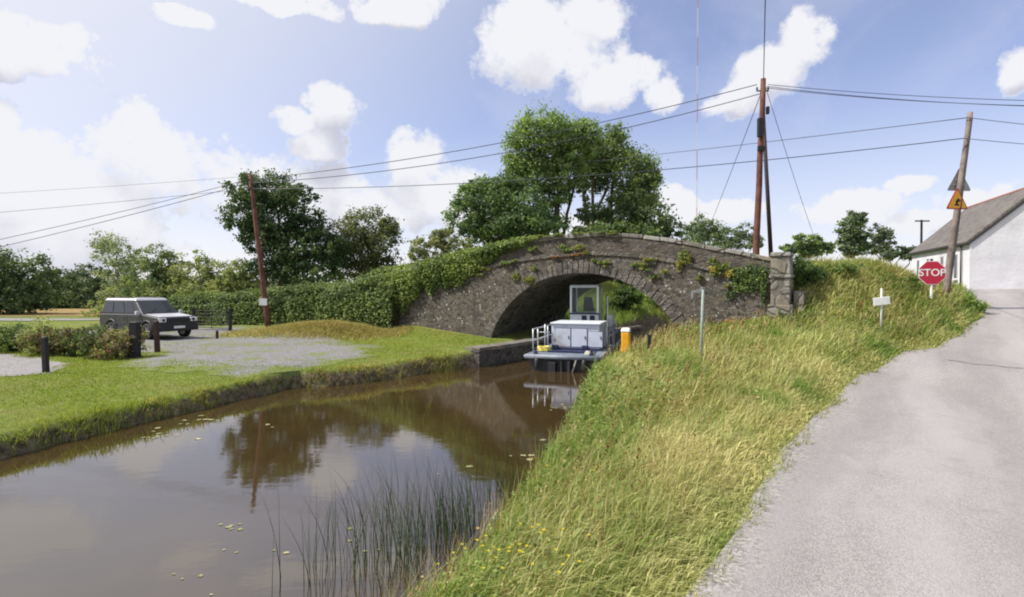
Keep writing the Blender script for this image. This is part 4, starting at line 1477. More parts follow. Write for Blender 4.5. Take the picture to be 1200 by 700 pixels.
red = (np.clip(wnoise(x, y, 0.9, 95) - 0.45, 0, 1) * 1.2)[:, None] * np.clip((y - 8) / 4, 0, 1)[:, None]
col = col * (1 - red) + np.array([[0.38, 0.24, 0.10]]) * red
col = col * rng.uniform(0.7, 1.3, (len(x), 1))
swirl = 1.6 * p1 + 0.8 * p2
blades('verge_grass', x, y, H, W, 0.75 * np.ones(len(x)), np.cos(swirl - 0.3), np.sin(swirl - 0.3) * 0.6, col, rng)
# grass creeping over the road's edge in ragged tufts
x, y = scatter(150000, -2, 18, 2.2, 21, rng)
rd = sdf(ROAD, x, y)
k = (rd < 0.22) & (rd > -0.32) & (wnoise(x, y, 2.3, 120) + 0.7 * wnoise(x, y, 6.5, 121) - 1.6 * sstep(0.1, -0.32, rd) > -0.75) & (x < 16.4) & (x > -3) & (sdf([(2, -9), (60, -9), (60, 16), (25, 16)], x, y) > 0)
x, y, rd = x[k], y[k], rd[k]
n = len(x)
sw = np.clip(0.45 + 0.4 * wnoise(x, y, 1.3, 122) + rng.normal(0, 0.25, n), 0, 1)[:, None]
col = (np.array([[0.16, 0.23, 0.045]]) * (1 - sw) + np.array([[0.44, 0.38, 0.19]]) * sw) * rng.uniform(0.65, 1.25, (n, 1))
blades('edge_tufts', x, y, rng.uniform(0.03, 0.15, n), np.clip(0.0028 + 0.0005 * np.hypot(x, y), 0.0035, 0.014), 0.9 * np.ones(n), 0.6 * np.ones(n), -0.5 * np.ones(n), col, rng)
# tall seeded stalks
x, y = scatter(36000, -2, 18, 3.5, 23.5, rng)
k = verge_mask(x, y) & (sdf(ROAD, x, y) > 0.5) & (rng.random(len(x)) < np.clip(0.45 + 0.6 * wnoise(x, y, 0.7, 96), 0.05, 1))
x, y = x[k], y[k]
n = len(x)
H = rng.uniform(0.35, 0.72, n)
col = np.array([[0.42, 0.37, 0.16]]) * rng.uniform(0.7, 1.25, (n, 1)) * np.array([[1, 1, 1]])
col = np.where((rng.random(n) < 0.35)[:, None], np.array([[0.30, 0.19, 0.10]]) * rng.uniform(0.8, 1.2, (n, 1)), col)
blades('seed_stalks', x, y, H, np.clip(0.0016 + 0.0004 * np.hypot(x, y), 0.0022, 0.010), 0.5 * np.ones(n), 0.6 * np.ones(n), 0.3 * np.ones(n), col, rng)
# broad leaved weeds by the water and along the embankment
x, y = scatter(110000, -3, 17, 3.0, 22, rng)
cd = sdf(CANAL, x, y)
k = verge_mask(x, y) & ((cd < 1.5 + 1.1 * wnoise(x, y, 1.1, 97)) & (y < 14) | ((wnoise(x, y, 1.0, 98) > 0.55) & (sdf(ROAD, x, y) > 0.8)))
x, y = x[k], y[k]
n = len(x)
zz = ground(x, y) + rng.random(n) ** 1.2 * (0.34 + 0.14 * wnoise(x, y, 1.6, 99))
V, q = leaf_quads(np.stack([x, y, zz], 1), (0.022 + 0.0042 * np.hypot(x, y))[:, None], rng, up=0.9)
per = np.clip(0.5 + 0.4 * wnoise(x, y, 1.9, 101) + rng.normal(0, 0.2, n), 0, 1)
tag(np_mesh('bank_weeds', V, [q], M_LEAF, None, tint(n, per, rng, (0.036, 0.062, 0.014), (0.085, 0.12, 0.03))), kind='stuff')
# seed heads of docks and grasses
x, y = scatter(5200, -1, 17, 3.6, 23, rng)
k = verge_mask(x, y) & (sdf(ROAD, x, y) > 0.6) & (sdf(CANAL, x, y) > 0.6) & (wnoise(x, y, 0.9, 110) > 0.15)
x, y = x[k], y[k]
n = len(x)
h = rng.uniform(0.32, 0.75, n)
K = 9
u = rng.uniform(0.62, 1.0, (n, K))
C = np.stack([(x[:, None] + 0.22 * h[:, None] * u ** 2 + rng.normal(0, 0.008, (n, K))), (y[:, None] + 0.1 * h[:, None] * u ** 2 + rng.normal(0, 0.008, (n, K))), ground(x, y)[:, None] + h[:, None] * u], 2).reshape(-1, 3)
V, q = leaf_quads(C, np.repeat(0.012 + 0.0022 * np.hypot(x, y), K)[:, None], rng)
rust = np.repeat(rng.random(n) < 0.35, K)[:, None]
c = np.where(rust, np.array([[0.24, 0.10, 0.045]]), np.array([[0.50, 0.42, 0.22]])) * np.repeat(rng.uniform(0.7, 1.2, n), K)[:, None]
tag(np_mesh('seed_heads', V, [q], M_LEAF, None, np.repeat(np.concatenate([c, np.ones((len(c), 1))], 1), 4, axis=0)), kind='stuff')
# yellow flowers in the verge
fx, fy = [], []
for (cx, cy, s, nn) in ((-0.02, 4.5, 0.12, 13), (0.33, 4.85, 0.14, 9), (0.42, 4.35, 0.10, 5), (0.6, 6.4, 0.4, 5), (1.2, 8.2, 0.4, 6), (-0.3, 5.0, 0.2, 8)):
    fx.append(rng.normal(cx, s, nn))
    fy.append(rng.normal(cy, s, nn))
fx, fy = np.concatenate(fx), np.concatenate(fy)
k = sdf(CANAL, fx, fy) > 0.25
fx, fy = fx[k], fy[k]
n = len(fx)
zc = ground(fx, fy) + rng.uniform(0.3, 0.46, n)
Vs, Fs, Cs = [], [], []
for j in range(n):
    a0 = rng.uniform(0, 6.3)
    for kk in range(5):
        a = a0 + kk * 2 * math.pi / 5
        c = np.array([fx[j], fy[j], zc[j]])
        d1 = np.array([math.cos(a - 0.5), math.sin(a - 0.5), 0.35]) * 0.012
        d2 = np.array([math.cos(a), math.sin(a), 0.5]) * 0.019
        d3 = np.array([math.cos(a + 0.5), math.sin(a + 0.5), 0.35]) * 0.012
        b = len(Vs)
        Vs += [c, c + d1, c + d2, c + d3]
        Fs.append((b, b + 1, b + 2, b + 3))
tag(np_mesh('yellow_wildflowers', np.array(Vs), [np.array(Fs)], M_LEAF, None, np.tile([0.75, 0.58, 0.03, 1.0], (len(Vs), 1))), kind='stuff')

# lawn and bank on the left
x, y = scatter(300000, -26, 1.5, 7, 29.5, rng, True)
cd, gd = sdf(CANAL, x, y), sdf(GRAVEL, x, y) + jit(x, y, 0.5, 41)
s, t = to_st(x, y)
left = x < np.interp(y, [-14, 3, 9.5, 15, 19, 24, 30], [-9, -4.5, -2.5, -0.8, 2.6, 2.0, 2.0])
k = left & (cd > -0.05) & (sdf(LANE, x, y) > -0.12 + 0.25 * wnoise(x, y, 2.2, 130)) & (sdf(BR_FACE, x, y) > 0.05) & ((gd > -0.15) | (cd < 0.75) | (rng.random(len(x)) < np.clip(wnoise(x, y, 1.6, 103) - 0.40 + 1.0 * sstep(-1.5, 0.0, gd), 0, 0.9))) & (np.abs(x) < y * 1.0 + 1) & ~((s > 1.3) & (t > -4.3) & (s < 2.4))
x, y, cd = x[k], y[k], cd[k]
n = len(x)
dist = np.hypot(x, y)
p1, p2 = wnoise(x, y, 0.6, 104), wnoise(x, y, 2.1, 105)
bank = sstep(0.7, 0.1, cd)
mnd = np.exp(-(((x + 9.2) / 3.6) ** 2 + ((y - 28.6) / 1.0) ** 2))
H = (0.05 + 0.02 * p2 + rng.exponential(0.012, n)) * (1 + 3.2 * bank * np.clip(0.6 + p2, 0.2, 1.5) + 2.6 * mnd)
W = np.clip(0.0005 * dist, 0.004, 0.016)
st_ = np.clip(0.35 + 0.45 * p1 + rng.normal(0, 0.18, n) + 0.75 * mnd, 0, 1)[:, None]
col = np.array([[0.20, 0.275, 0.03]]) * (1 - st_) + np.array([[0.38, 0.38, 0.09]]) * st_
brown = (np.clip(mnd * 1.3 + bank * np.clip(wnoise(x, y, 1.2, 106) * 0.9 - 0.1 + 0.7 * np.exp(-((x + 4.5) / 3.0) ** 2), 0, 0.9), 0, 1) * (rng.random(n) < 0.7))[:, None]
col = col * (1 - brown) + np.array([[0.42, 0.31, 0.13]]) * brown
col = col * rng.uniform(0.75, 1.25, (n, 1))
blades('lawn_grass', x, y, H, W, 0.6 * np.ones(n), 0.2 * np.ones(n), -0.1 * np.ones(n), col, rng)
# ragged tufts hanging over the left bank
x, y = scatter(170000, -18, 2.6, 7, 27, rng)
cd = sdf(CANAL, x, y)
s, t = to_st(x, y)
k = (x < np.interp(y, [-14, 3, 9.5, 15, 19, 24, 30], [-9, -4.5, -2.5, -0.8, 2.6, 2.0, 2.0])) & (cd > -0.42) & (cd < 0.45) & ~((s > 1.3) & (t > -4.3)) & (wnoise(x, y, 1.6, 111) + 0.6 * wnoise(x, y, 4.0, 112) > -0.02)
k &= ground(x, y) > WATER + 0.03
x, y, cd = x[k], y[k], cd[k]
n = len(x)
gold = np.clip(0.25 + 0.6 * wnoise(x, y, 0.7, 113) + 0.75 * np.exp(-((x + 4.2) / 2.6) ** 2) + rng.normal(0, 0.2, n), 0, 1)[:, None]
col = (np.array([[0.17, 0.26, 0.035]]) * (1 - gold) + np.array([[0.42, 0.33, 0.13]]) * gold) * rng.uniform(0.7, 1.25, (n, 1))
blades('bank_tufts', x, y, rng.uniform(0.06, 0.24, n), np.clip(0.0007 * np.hypot(x, y), 0.005, 0.016), 0.9 * np.ones(n), 0.5 * np.ones(n), -0.4 * np.ones(n), col, rng)
# dry straw grass on the mound before the hedge
x, y = rng.normal(-9.4, 2.6, 30000), rng.normal(28.7, 0.75, 30000)
k = (y < 30.2) & (x < -5.2) & (x > -15) & (rng.random(30000) < 0.85) & (sdf(BR_FACE, x, y) > 0.1)
x, y = x[k], y[k]
n = len(x)
col = np.where((rng.random(n) < 0.3)[:, None], np.array([[0.26, 0.30, 0.07]]), np.array([[0.48, 0.38, 0.19]])) * rng.uniform(0.6, 1.25, (n, 1))
blades('dry_grass', x, y, rng.uniform(0.10, 0.32, n), np.full(n, 0.014), 0.9 * np.ones(n), 0.3 * np.ones(n), -0.3 * np.ones(n), col, rng)
# grass on the far banks past the arch and behind the bridge
x, y = rng.uniform(-2, 34, 130000), rng.uniform(17, 62, 130000)
s, t = to_st(x, y)
k = (sdf(CANAL, x, y) > 0.0) & (((t > 6.5) & (s > 7.5) & (s < 20)) | ((t > 7.0) & (s < 1.9) & (s > -12) & (t < 34)) | ((s > 12.6) & (s < 20) & (t > -3) & (y > 19.5))) & (sdf(ROAD, x, y) > 0.1)
x, y = x[k], y[k]
n = len(x)
H = rng.uniform(0.25, 0.6, n)
sw = np.clip(0.4 + 0.5 * wnoise(x, y, 0.6, 107) + rng.normal(0, 0.2, n), 0, 1)[:, None]
col = (np.array([[0.10, 0.19, 0.025]]) * (1 - sw) + np.array([[0.30, 0.30, 0.08]]) * sw) * rng.uniform(0.75, 1.25, (n, 1))
blades('far_bank_grass', x, y, H, np.full(n, 0.018), 0.7 * np.ones(n), 0.2 * np.ones(n), 0.1 * np.ones(n), col, rng)

# reeds standing in the water
M_REED = leafy('reed stems', 0.15, 0.5, 0.35)
Vs, Fs, Cs = [], [], []


def reed(x, y, h, lx, ly, r, c):
    b = len(Vs)
    K = 6
    for k in range(K + 1):
        u = k / K
        px, py, pz = x + lx * u * u, y + ly * u * u, WATER - 0.15 + h * u
        rr = r * (1 - 0.85 * u)
        for a in range(3):
            Vs.append((px + rr * math.cos(a * 2.09), py + rr * math.sin(a * 2.09), pz))
            Cs.append((*c, 1))
    for k in range(K):
        for a in range(3):
            i0, i1 = b + k * 3 + a, b + k * 3 + (a + 1) % 3
            Fs.append((i0, i1, i1 + 3, i0 + 3))


for (cx, cy, sx, sy, nn, h0, h1) in ((-1.6, 5.8, 0.3, 0.45, 45, 0.65, 1.2), (-1.1, 6.1, 0.2, 0.4, 90, 0.6, 1.1), (-0.65, 6.8, 0.22, 0.45, 160, 0.5, 1.0), (-0.05, 7.9, 0.28, 0.5, 110, 0.4, 0.85), (-1.5, 7.2, 0.4, 0.6, 60, 0.4, 0.9), (-2.0, 5.9, 0.25, 0.4, 16, 0.7, 1.3), (0.5, 10.0, 0.3, 0.7, 50, 0.3, 0.6)):
    for _ in range(nn):
        x_, y_ = rng.normal(cx, sx), rng.normal(cy, sy)
        if float(sdf(CANAL, np.array([x_]), np.array([y_]))[0]) > 0.12:
            continue
        h = rng.uniform(h0, h1) * 0.88
        g = rng.uniform(0.6, 1.3)
        c = (0.055 * g, 0.085 * g, 0.04 * g) if rng.random() < 0.55 else (0.11 * g, 0.19 * g, 0.05 * g)
        reed(x_, y_, h + 0.15, rng.normal(-0.06, 0.16) * h, rng.normal(0, 0.14) * h, rng.uniform(0.003, 0.0068), c)
tag(np_mesh('reed_bed', np.array(Vs), [np.array(Fs)], M_REED, None, np.array(Cs)), kind='stuff')

# leaves floating on the water
M_PAD = simple('lily pads', (0.22, 0.24, 0.09), 0.35, var=0.5, scale=1.2)
M_PADY = simple('yellowed pads', (0.36, 0.33, 0.17), 0.4, var=0.4, scale=1.2)
protos = []
for mt in (M_PAD, M_PADY):
    m = MB()
    vs = [(0, 0, 0)]
    for k in range(11):
        a = 0.35 + k * (2 * math.pi - 0.5) / 10
        r = 1.0 + 0.12 * math.sin(k * 2.3)
        vs.append((r * math.cos(a) * 1.15, r * math.sin(a) * 0.85, 0.03 * math.sin(k)))
    low = [(v[0], v[1], v[2] - 0.05) for v in vs]
    fs = [(0, k, k + 1) for k in range(1, 11)] + [(12 + k, 11, 11 + k) for k in range(1, 10)]
    m.quadmesh(vs, [(0, k, k + 1) for k in range(1, 11)])
    o = m.build('floating_leaf', mt)
    COL.objects.unlink(o)
    protos.append(o)
cnt = 0
for (px, py, sp, nn) in ((195, 503, 34, 9), (175, 513, 14, 4), (240, 492, 20, 5), (262, 622, 22, 7), (300, 655, 60, 4), (190, 690, 80, 4), (420, 640, 40, 4), (560, 560, 30, 3), (655, 480, 14, 7), (640, 515, 22, 7), (615, 535, 16, 4), (320, 500, 10, 2)):
    for _ in range(nn):
        qx, qy = px + rng.normal() * sp * 0.5, py + rng.normal() * sp * 0.16
        D = F * (EYE - WATER) / (qy - HOR)
        x_, y_ = X(qx, D), D
        if float(sdf(CANAL, np.array([x_]), np.array([y_]))[0]) > -0.25:
            continue
        yel = rng.random() < 0.5
        o = protos[int(yel)].copy()
        COL.objects.link(o)
        r = rng.uniform(0.016, 0.034) * (1 + (y_ > 9) * 0.9)
        o.location = (x_, y_, WATER + 0.006)
        o.scale = (r, r, r)
        o.rotation_euler = (0, 0, rng.uniform(0, 6.3))
        tag(o, 'small yellowed leaf floating flat on the brown canal water' if yel else 'small green lily leaf floating flat on the brown canal water', 'floating leaf', 'yellowed leaves on the water' if yel else 'green leaves on the water')
        cnt += 1
# ------------------------------------------------------------------ poles, wires, mast
M_POLE_RED = simple('creosoted red brown pole', (0.15, 0.065, 0.05), 0.85, var=0.35, scale=2.5, bump=0.4, spec=0.2, grime=(0.06, 0.045, 0.045))
M_POLE_GREY = simple('weathered pole wood', (0.19, 0.155, 0.14), 0.9, var=0.35, scale=2.5, bump=0.5, spec=0.2, grime=(0.09, 0.07, 0.065))
M_BLACK = simple('black rubber', (0.018, 0.017, 0.022), 0.6, var=0.3)
M_WIRE = simple('wire', (0.045, 0.045, 0.075), 0.5, var=0.1)
M_STEEL = simple('galvanised steel', (0.42, 0.43, 0.44), 0.45, metal=0.6, var=0.2, grime=(0.22, 0.2, 0.18))
M_WHITE = simple('white paint', (0.78, 0.78, 0.77), 0.5, var=0.06, grime=(0.55, 0.52, 0.47))
M_GREYGREEN = simple('grey green paint', (0.26, 0.31, 0.28), 0.55, var=0.15, grime=(0.16, 0.17, 0.15))


def pole(label, foot, top, r0, r1, mat, cat='utility pole'):
    root = empty('utility_pole', foot, label, cat)
    m = MB()
    d = Vector(top) - Vector(foot)
    n = 8
    m.tube([d * (k / n) + Vector((0.012 * math.sin(k * 2.1), 0, 0)) for k in range(n + 1)], [r0 + (r1 - r0) * k / n for k in range(n + 1)], 12)
    m.build('pole_shaft', mat, root, smooth=True)
    return root, d


# left pole, before the hedge
fx = X(315, 31.0)
foot = Vector((fx, 31.0, gz(fx, 31.0) - 0.3))
topL = P(294, 205, 31.6)
pl, d = pole('leaning reddish wooden pole with a small white notice, in front of the ivy hedge', foot, topL, 0.15, 0.105, M_POLE_RED)
m = MB()
q = P(308.5, 354, 30.8) - foot
m.box(q + Vector((0, -0.03, 0)), (0.44, 0.02, 0.38))
m.build('notice_plate', M_WHITE, pl)
m = MB()
q = d * 0.955
m.tube([q + Vector((-0.02, -0.14, 0)), q + Vector((-0.02, -0.2, 0.02)), q + Vector((-0.02, -0.2, 0.12))], 0.035, 8)
m.build('insulator', M_BLACK, pl)
m = MB()
q = d * 0.9
m.tube([q + Vector((-0.02, -0.13, 0)), q + Vector((-0.02, -0.2, 0.02)), q + Vector((-0.02, -0.2, 0.12))], 0.035, 8)
m.build('insulator', M_BLACK, pl)

# central pole behind the bridge with its leaning strut
DC = 27.0
foot = Vector((X(884, DC), DC, 2.4))
topC = P(893, 94, DC)
pc, d = pole('tall dark reddish pole with black equipment box and strut behind the bridge', foot, topC, 0.165, 0.12, M_POLE_RED)
m = MB()
m.tube([P(904, 300, DC + 1.2) - foot - Vector((0, 0, 0.6)), P(893, 135, DC + 0.15) - foot], [0.11, 0.085], 10)
m.build('strut', simple('strut wood', (0.05, 0.035, 0.04), 0.85, var=0.3), pc, smooth=True)
m = MB()
q = P(888, 152, DC) - foot
m = MB()
m.box(q + Vector((-0.02, -0.2, 0)), (0.26, 0.2, 0.9))
m.build('equipment_box', M_BLACK, pc, bevel=0.02)
m = MB()
q = P(889, 176, DC) - foot
m.box(q + Vector((0, -0.17, 0)), (0.34, 0.14, 0.24))
m.build('junction_box', M_BLACK, pc, bevel=0.02)
m = MB()
q = P(897, 131, DC) - foot
m.box(q + Vector((0.02, -0.05, 0)), (0.13, 0.16, 0.36))
m.build('lamp_box', M_BLACK, pc, bevel=0.02)
m = MB()
q = P(892, 108, DC) - foot
m.tube([q + Vector((-0.3, 0, 0)), q + Vector((0.3, 0, 0))], 0.035, 8)
m.build('cross_arm', M_BLACK, pc, bevel=0.02)
m = MB()
for dx in (-0.27, 0.0, 0.27):
    q = P(892, 108, DC) - foot + Vector((dx, 0, 0.04))
    m = MB()
    m.tube([q, q + Vector((0, 0, 0.06)), q + Vector((0, 0, 0.14))], [0.03, 0.05, 0.03], 8)
    m.build('insulator', M_BLACK, pc)

# right pole leaning over the stop sign, carrying two triangles
DR = 21.0
foot = Vector((X(1106, DR), DR, gz(X(1106, DR), DR) - 0.3))
topR = P(1134.5, 133, DR)
pr, d = pole('leaning weathered grey pole beside the stop sign, bearing two triangular signs', foot, topR, 0.125, 0.09, M_POLE_GREY)
m = MB()
m.tube([foot * 0 + Vector((0, -0.2, 0.1)), d * 0.5 + Vector((0, -0.17, 0)), d * 0.97 + Vector((0, -0.13, 0))], 0.018, 6)
m.build('cable', M_BLACK, pr)


def tri_sign(name, label, c, h, front, border, facing_away=False, yaw=0.0):
    root = empty(name, c, label, 'road sign', rz=yaw)
    s = h / math.sqrt(3) * 2

    def tri(k, y, lift=0.0):
        w = s / 2 * k
        # rounded corners
        pts = []
        for (cx, cz, a0) in ((-w, -h / 3 * k, 210), (w, -h / 3 * k, 330), (0, h * 2 / 3 * k, 90)):
            r = 0.05 * k
            ux = cx * (1 - 2 * r / h)
            uz = cz * (1 - 2 * r / h)
            for da in (-60, -30, 0, 30, 60):
                a = R(a0 + da)
                pts.append((ux + r * math.cos(a), y, uz + r * math.sin(a)))
        return pts
    m = MB()
    m.prism(tri(1.0, 0.0), (0, 0.02, 0))
    m.build('sign_plate', border, root)
    if not facing_away:
        m = MB()
        m.prism(tri(0.82, -0.006), (0, 0.004, 0))
        m.build('sign_face', front, root)
        m = MB()
        # black bend mark
        k = h * 0.5
        path = [(-0.05, -0.25), (-0.05, -0.02), (0.06, 0.08), (0.06, 0.22)]
        for (a, b) in zip(path, path[1:]):
            va, vb = Vector((a[0] * k * 1.5, -0.012, a[1] * k)), Vector((b[0] * k * 1.5, -0.012, b[1] * k))
            dr = (vb - va).normalized()
            nn = Vector((dr.z, 0, -dr.x)) * 0.045
            e = dr * 0.02
            m.prism([va - nn - e, vb - nn + e, vb + nn + e, va + nn - e], (0, 0.004, 0))
        a = Vector((0.06 * k * 1.5, -0.012, 0.36 * k))
        m.prism([a, a + Vector((0.12, 0, -0.11)), a + Vector((-0.12, 0, -0.11))], (0, 0.003, 0))
        m.box((-0.05 * k * 1.5, -0.0105, -0.3 * k), (0.2, 0.004, 0.06))
        m.build('symbol', M_BLACK, root)
    else:
        m = MB()
        m.box((0, -0.018, -0.08), (0.5, 0.03, 0.04))
        m.box((0, -0.018, 0.12), (0.3, 0.03, 0.04))
        m.build('clamp_rail', M_STEEL, root)
    return root


M_AMBER = simple('amber sign face', (0.80, 0.36, 0.015), 0.45, var=0.08)
M_REDB = simple('red sign border', (0.36, 0.04, 0.03), 0.45, var=0.15)
M_GREYP = simple('bare sign back', (0.33, 0.32, 0.33), 0.55, metal=0.2, var=0.15)
qb = P(1120.5, 237, DR - 0.17)
tri_sign('warning_sign', 'amber warning triangle with red border and black mark, fixed on the leaning pole', qb, 0.78, M_AMBER, M_REDB, yaw=R(8))
qb = P(1122.5, 215, DR + 0.14)
tri_sign('sign_back', 'bare grey triangle back fixed to the leaning pole above the amber triangle', qb, 0.84, None, M_GREYP, True, yaw=R(6))


def text_mesh(body, size, depth, mat, parent, loc, rot, name, sx=1.0):
    cu = bpy.data.curves.new('lettering', 'FONT')
    cu.body = body
    cu.size = size
    cu.extrude = depth
    cu.offset = size * 0.012
    cu.align_x = 'CENTER'
    cu.align_y = 'CENTER'
    to = bpy.data.objects.new('lettering_source', cu)
    COL.objects.link(to)
    dg = bpy.context.evaluated_depsgraph_get()
    me = bpy.data.meshes.new_from_object(to.evaluated_get(dg))
    bpy.data.objects.remove(to)
    bpy.data.curves.remove(cu)
    me.materials.clear()
    o = link(name, me, mat, parent)
    o.location = loc
    o.rotation_euler = rot
    o.scale = (sx, 1, 1)
    return o


# stop sign
DS = 19.8
c = P(1091.5, 320, DS)
zf = gz(c.x, c.y)
stop = empty('stop_sign', (c.x, c.y, zf - 0.2), 'red octagonal STOP sign on a banded white post in the long grass', 'stop sign', rz=R(-14))
h = c.z - zf + 0.2
M_RED = simple('red sign face', (0.46, 0.012, 0.045), 0.4, var=0.06)


def octo(r, y, zc):
    return [(r * math.cos(R(22.5 + 45 * k)), y, zc + r * math.sin(R(22.5 + 45 * k))) for k in range(8)]


rs = 0.455
m = MB()
m.prism(octo(rs, -0.035, h), (0, 0.012, 0))
m.build('sign_plate', M_WHITE, stop)
m = MB()
m.prism(octo(rs - 0.022, -0.041, h), (0, 0.004, 0))
m.build('sign_face', M_RED, stop)
text_mesh('STOP', 0.355, 0.002, M_WHITE, stop, (0, -0.046, h), (R(90), 0, 0), 'lettering', 0.98)
for k, (z0, z1, mt) in enumerate(((0, 0.0 + h * 0.34, M_BLACK), (h * 0.34, h * 0.72, M_WHITE), (h * 0.72, h + rs + 0.05, M_BLACK))):
    m = MB()
    m.tube([(0, 0.012, z0), (0, 0.012, z1)], 0.042, 10)
    m.build('post_band', mt, stop, smooth=False)

# small white sign on a post near the road
DW = 17.0
x = X(1033, DW)
zf = gz(x, DW)
ws = empty('marker_sign', (x, DW, zf - 0.15), 'small white tilted nameboard on a thin grey post in the roadside grass', 'sign')
m = MB()
m.tube([(0, 0, 0), (0.0, 0, Z(338, DW) - zf + 0.15)], 0.03, 8)
m.build('post', simple('pale grey post', (0.52, 0.52, 0.5), 0.6, var=0.12), ws, smooth=True)
m = MB()
m.box((-0.02, -0.04, Z(353, DW) - zf + 0.15), (0.46, 0.03, 0.24), Matrix.Rotation(R(-8), 3, 'Y') @ Matrix.Rotation(R(-12), 3, 'Z'))
m.build('sign_board', M_WHITE, ws, bevel=0.008)

# grey post with an arm
DP = 14.0
x = X(822.5, DP)
zf = gz(x, DP)
gp = empty('arm_post', (x, DP, zf - 0.2), 'slim grey-green post with a short side arm before the bridge wall', 'post')
hh = Z(338, DP) - zf + 0.2
m = MB()
m.tube([(-0.02, 0, 0), (0, 0, hh * 0.5), (0.03, 0, hh)], 0.036, 10)
m.build('pole_shaft', M_GREYGREEN, gp, smooth=True)
m = MB()
m.box((-0.09, 0.0, hh - 0.07), (0.30, 0.02, 0.07), Matrix.Rotation(R(-10), 3, 'Y'))
m.box((-0.245, 0, hh - 0.17), (0.045, 0.02, 0.20))
m.build('sign_arm', M_STEEL, gp, bevel=0.004)
m = MB()
m.box((0.03, 0, hh + 0.01), (0.085, 0.085, 0.03))
m.build('post_cap', M_STEEL, gp, bevel=0.008)

# yellow box on the bank (life buoy housing)
DB = 16.3
x = X(733, DB)
zf = gz(x, DB)
lb = empty('lifebuoy_box', (x, DB, zf - 0.1), 'yellow lifebuoy housing with white cap on a black post by the boat', 'lifebuoy box', rz=R(-20))
M_YEL = simple('orange yellow plastic', (0.72, 0.34, 0.012), 0.4, var=0.12)
zt = Z(386, DB) - zf + 0.1
m = MB()
m.box((-0.09, 0.02, zt / 2 - 0.05), (0.08, 0.08, zt - 0.05))
m.build('post', M_BLACK, lb, bevel=0.006)
m = MB()
m.box((0.02, -0.03, zt - 0.4), (0.24, 0.22, 0.66), taper=1.06)
m.build('housing', M_YEL, lb, bevel=0.05, seg=3)
m = MB()
m.box((0.02, -0.03, zt - 0.02), (0.28, 0.26, 0.12), taper=0.82)
m.build('housing_cap', M_WHITE, lb, bevel=0.03)
m = MB()
m.box((0.135, -0.09, zt - 0.06), (0.04, 0.10, 0.10))
m.build('clasp', M_REDB, lb, bevel=0.01)


# posts
def post(label, px, D, py_top, w, mat, group, tilt=0.0, cap=True, name='timber_post'):
    x = X(px, D)
    zf = gz(x, D)
    root = empty(name, (x, D, zf - 0.15), label, 'post', group)
    hh = Z(py_top, D) - zf + 0.15
    m = MB()
    rot = Matrix.Rotation(R(tilt), 3, 'Y')
    m.box(rot @ Vector((0, 0, hh / 2)), (w, w, hh), rot, taper=0.96)
    m.build('post_shaft', mat, root, bevel=0.012)
    if cap:
        m = MB()
        m.box(rot @ Vector((0, 0, hh + 0.012)), (w * 1.02, w * 1.02, 0.035), rot, taper=0.6)
        m.build('post_top', mat, root, bevel=0.006)
    return root


M_DKPOST = simple('dark tarred timber', (0.022, 0.018, 0.022), 0.75, var=0.4, bump=0.3)
M_BRPOST = simple('brown timber', (0.13, 0.085, 0.045), 0.85, var=0.35, bump=0.4)
post('thin black timber post standing alone between lane and lawn', 53, 15.75, 396, 0.13, M_DKPOST, 'dark posts on the left bank', tilt=-2)
post('stout black gatepost with a brown side beside the pink shrub', 157.5, 19.4, 378, 0.27, M_DKPOST, 'dark posts on the left bank')
post('dark reddish post standing in front of the car bumper', 184, 20.9, 377, 0.15, simple('dark red timber', (0.05, 0.02, 0.02), 0.75, var=0.4), 'dark posts on the left bank', tilt=-2)
post('short dark stake in the gravel near the hedge foot', 254, 26.5, 388, 0.10, M_DKPOST, 'dark posts on the left bank')
post('short black marker post in the verge right of the yellow box', 761, 16.2, 393, 0.10, M_DKPOST, 'dark posts on the right bank')
# brown board fixed beside the gatepost
x = X(150, 19.5)
zf = gz(x, 19.5)
m = MB()
m.box((0, 0, 0.42), (0.22, 0.09, 0.95), taper=0.97)
o = m.build('wooden_board', M_BRPOST, None, bevel=0.01)
o.location = (x, 19.42, zf - 0.1)
tag(o, 'pale brown upright board set against the stout black gatepost', 'board')

# dark field gate by the hedge
g0, g1 = Vector((X(228, 31.4), 31.4, 0)), Vector((X(268, 30.6), 30.6, 0))
gate = empty('field_gate', (g0.x, g0.y, gz(g0.x, g0.y)), 'dark bar gate standing at the hedge behind the car bonnet', 'gate')
v = g1 - g0
m = MB()
for k in range(6):
    zz = 0.15 + 0.19 * k
    m.tube([(0, 0, zz), (v.x, v.y, zz)], 0.022, 6)
for u in (0, 0.5, 1.0):
    m.tube([(v.x * u, v.y * u, 0.1), (v.x * u, v.y * u, 1.14)], 0.025, 6)
m.build('gate_bars', M_DKPOST, gate)
for u in (-0.04, 1.04):
    m = MB()
    m.box((v.x * u, v.y * u, 0.6), (0.14, 0.14, 1.3))
    m.build('gate_post', M_DKPOST, gate, bevel=0.01)


# --- wires
def wire(label, a, b, sag, r=0.014, name='overhead_wire', group='overhead wires'):
    a, b = Vector(a), Vector(b)
    m = MB()
    n = 28
    m.tube([a.lerp(b, k / n) - Vector((0, 0, sag * 4 * (k / n) * (1 - k / n))) - a for k in range(n + 1)], r, 5)
    o = m.build(name, M_WIRE, None, smooth=True)
    o.location = a
    return tag(o, label, 'wire', group)


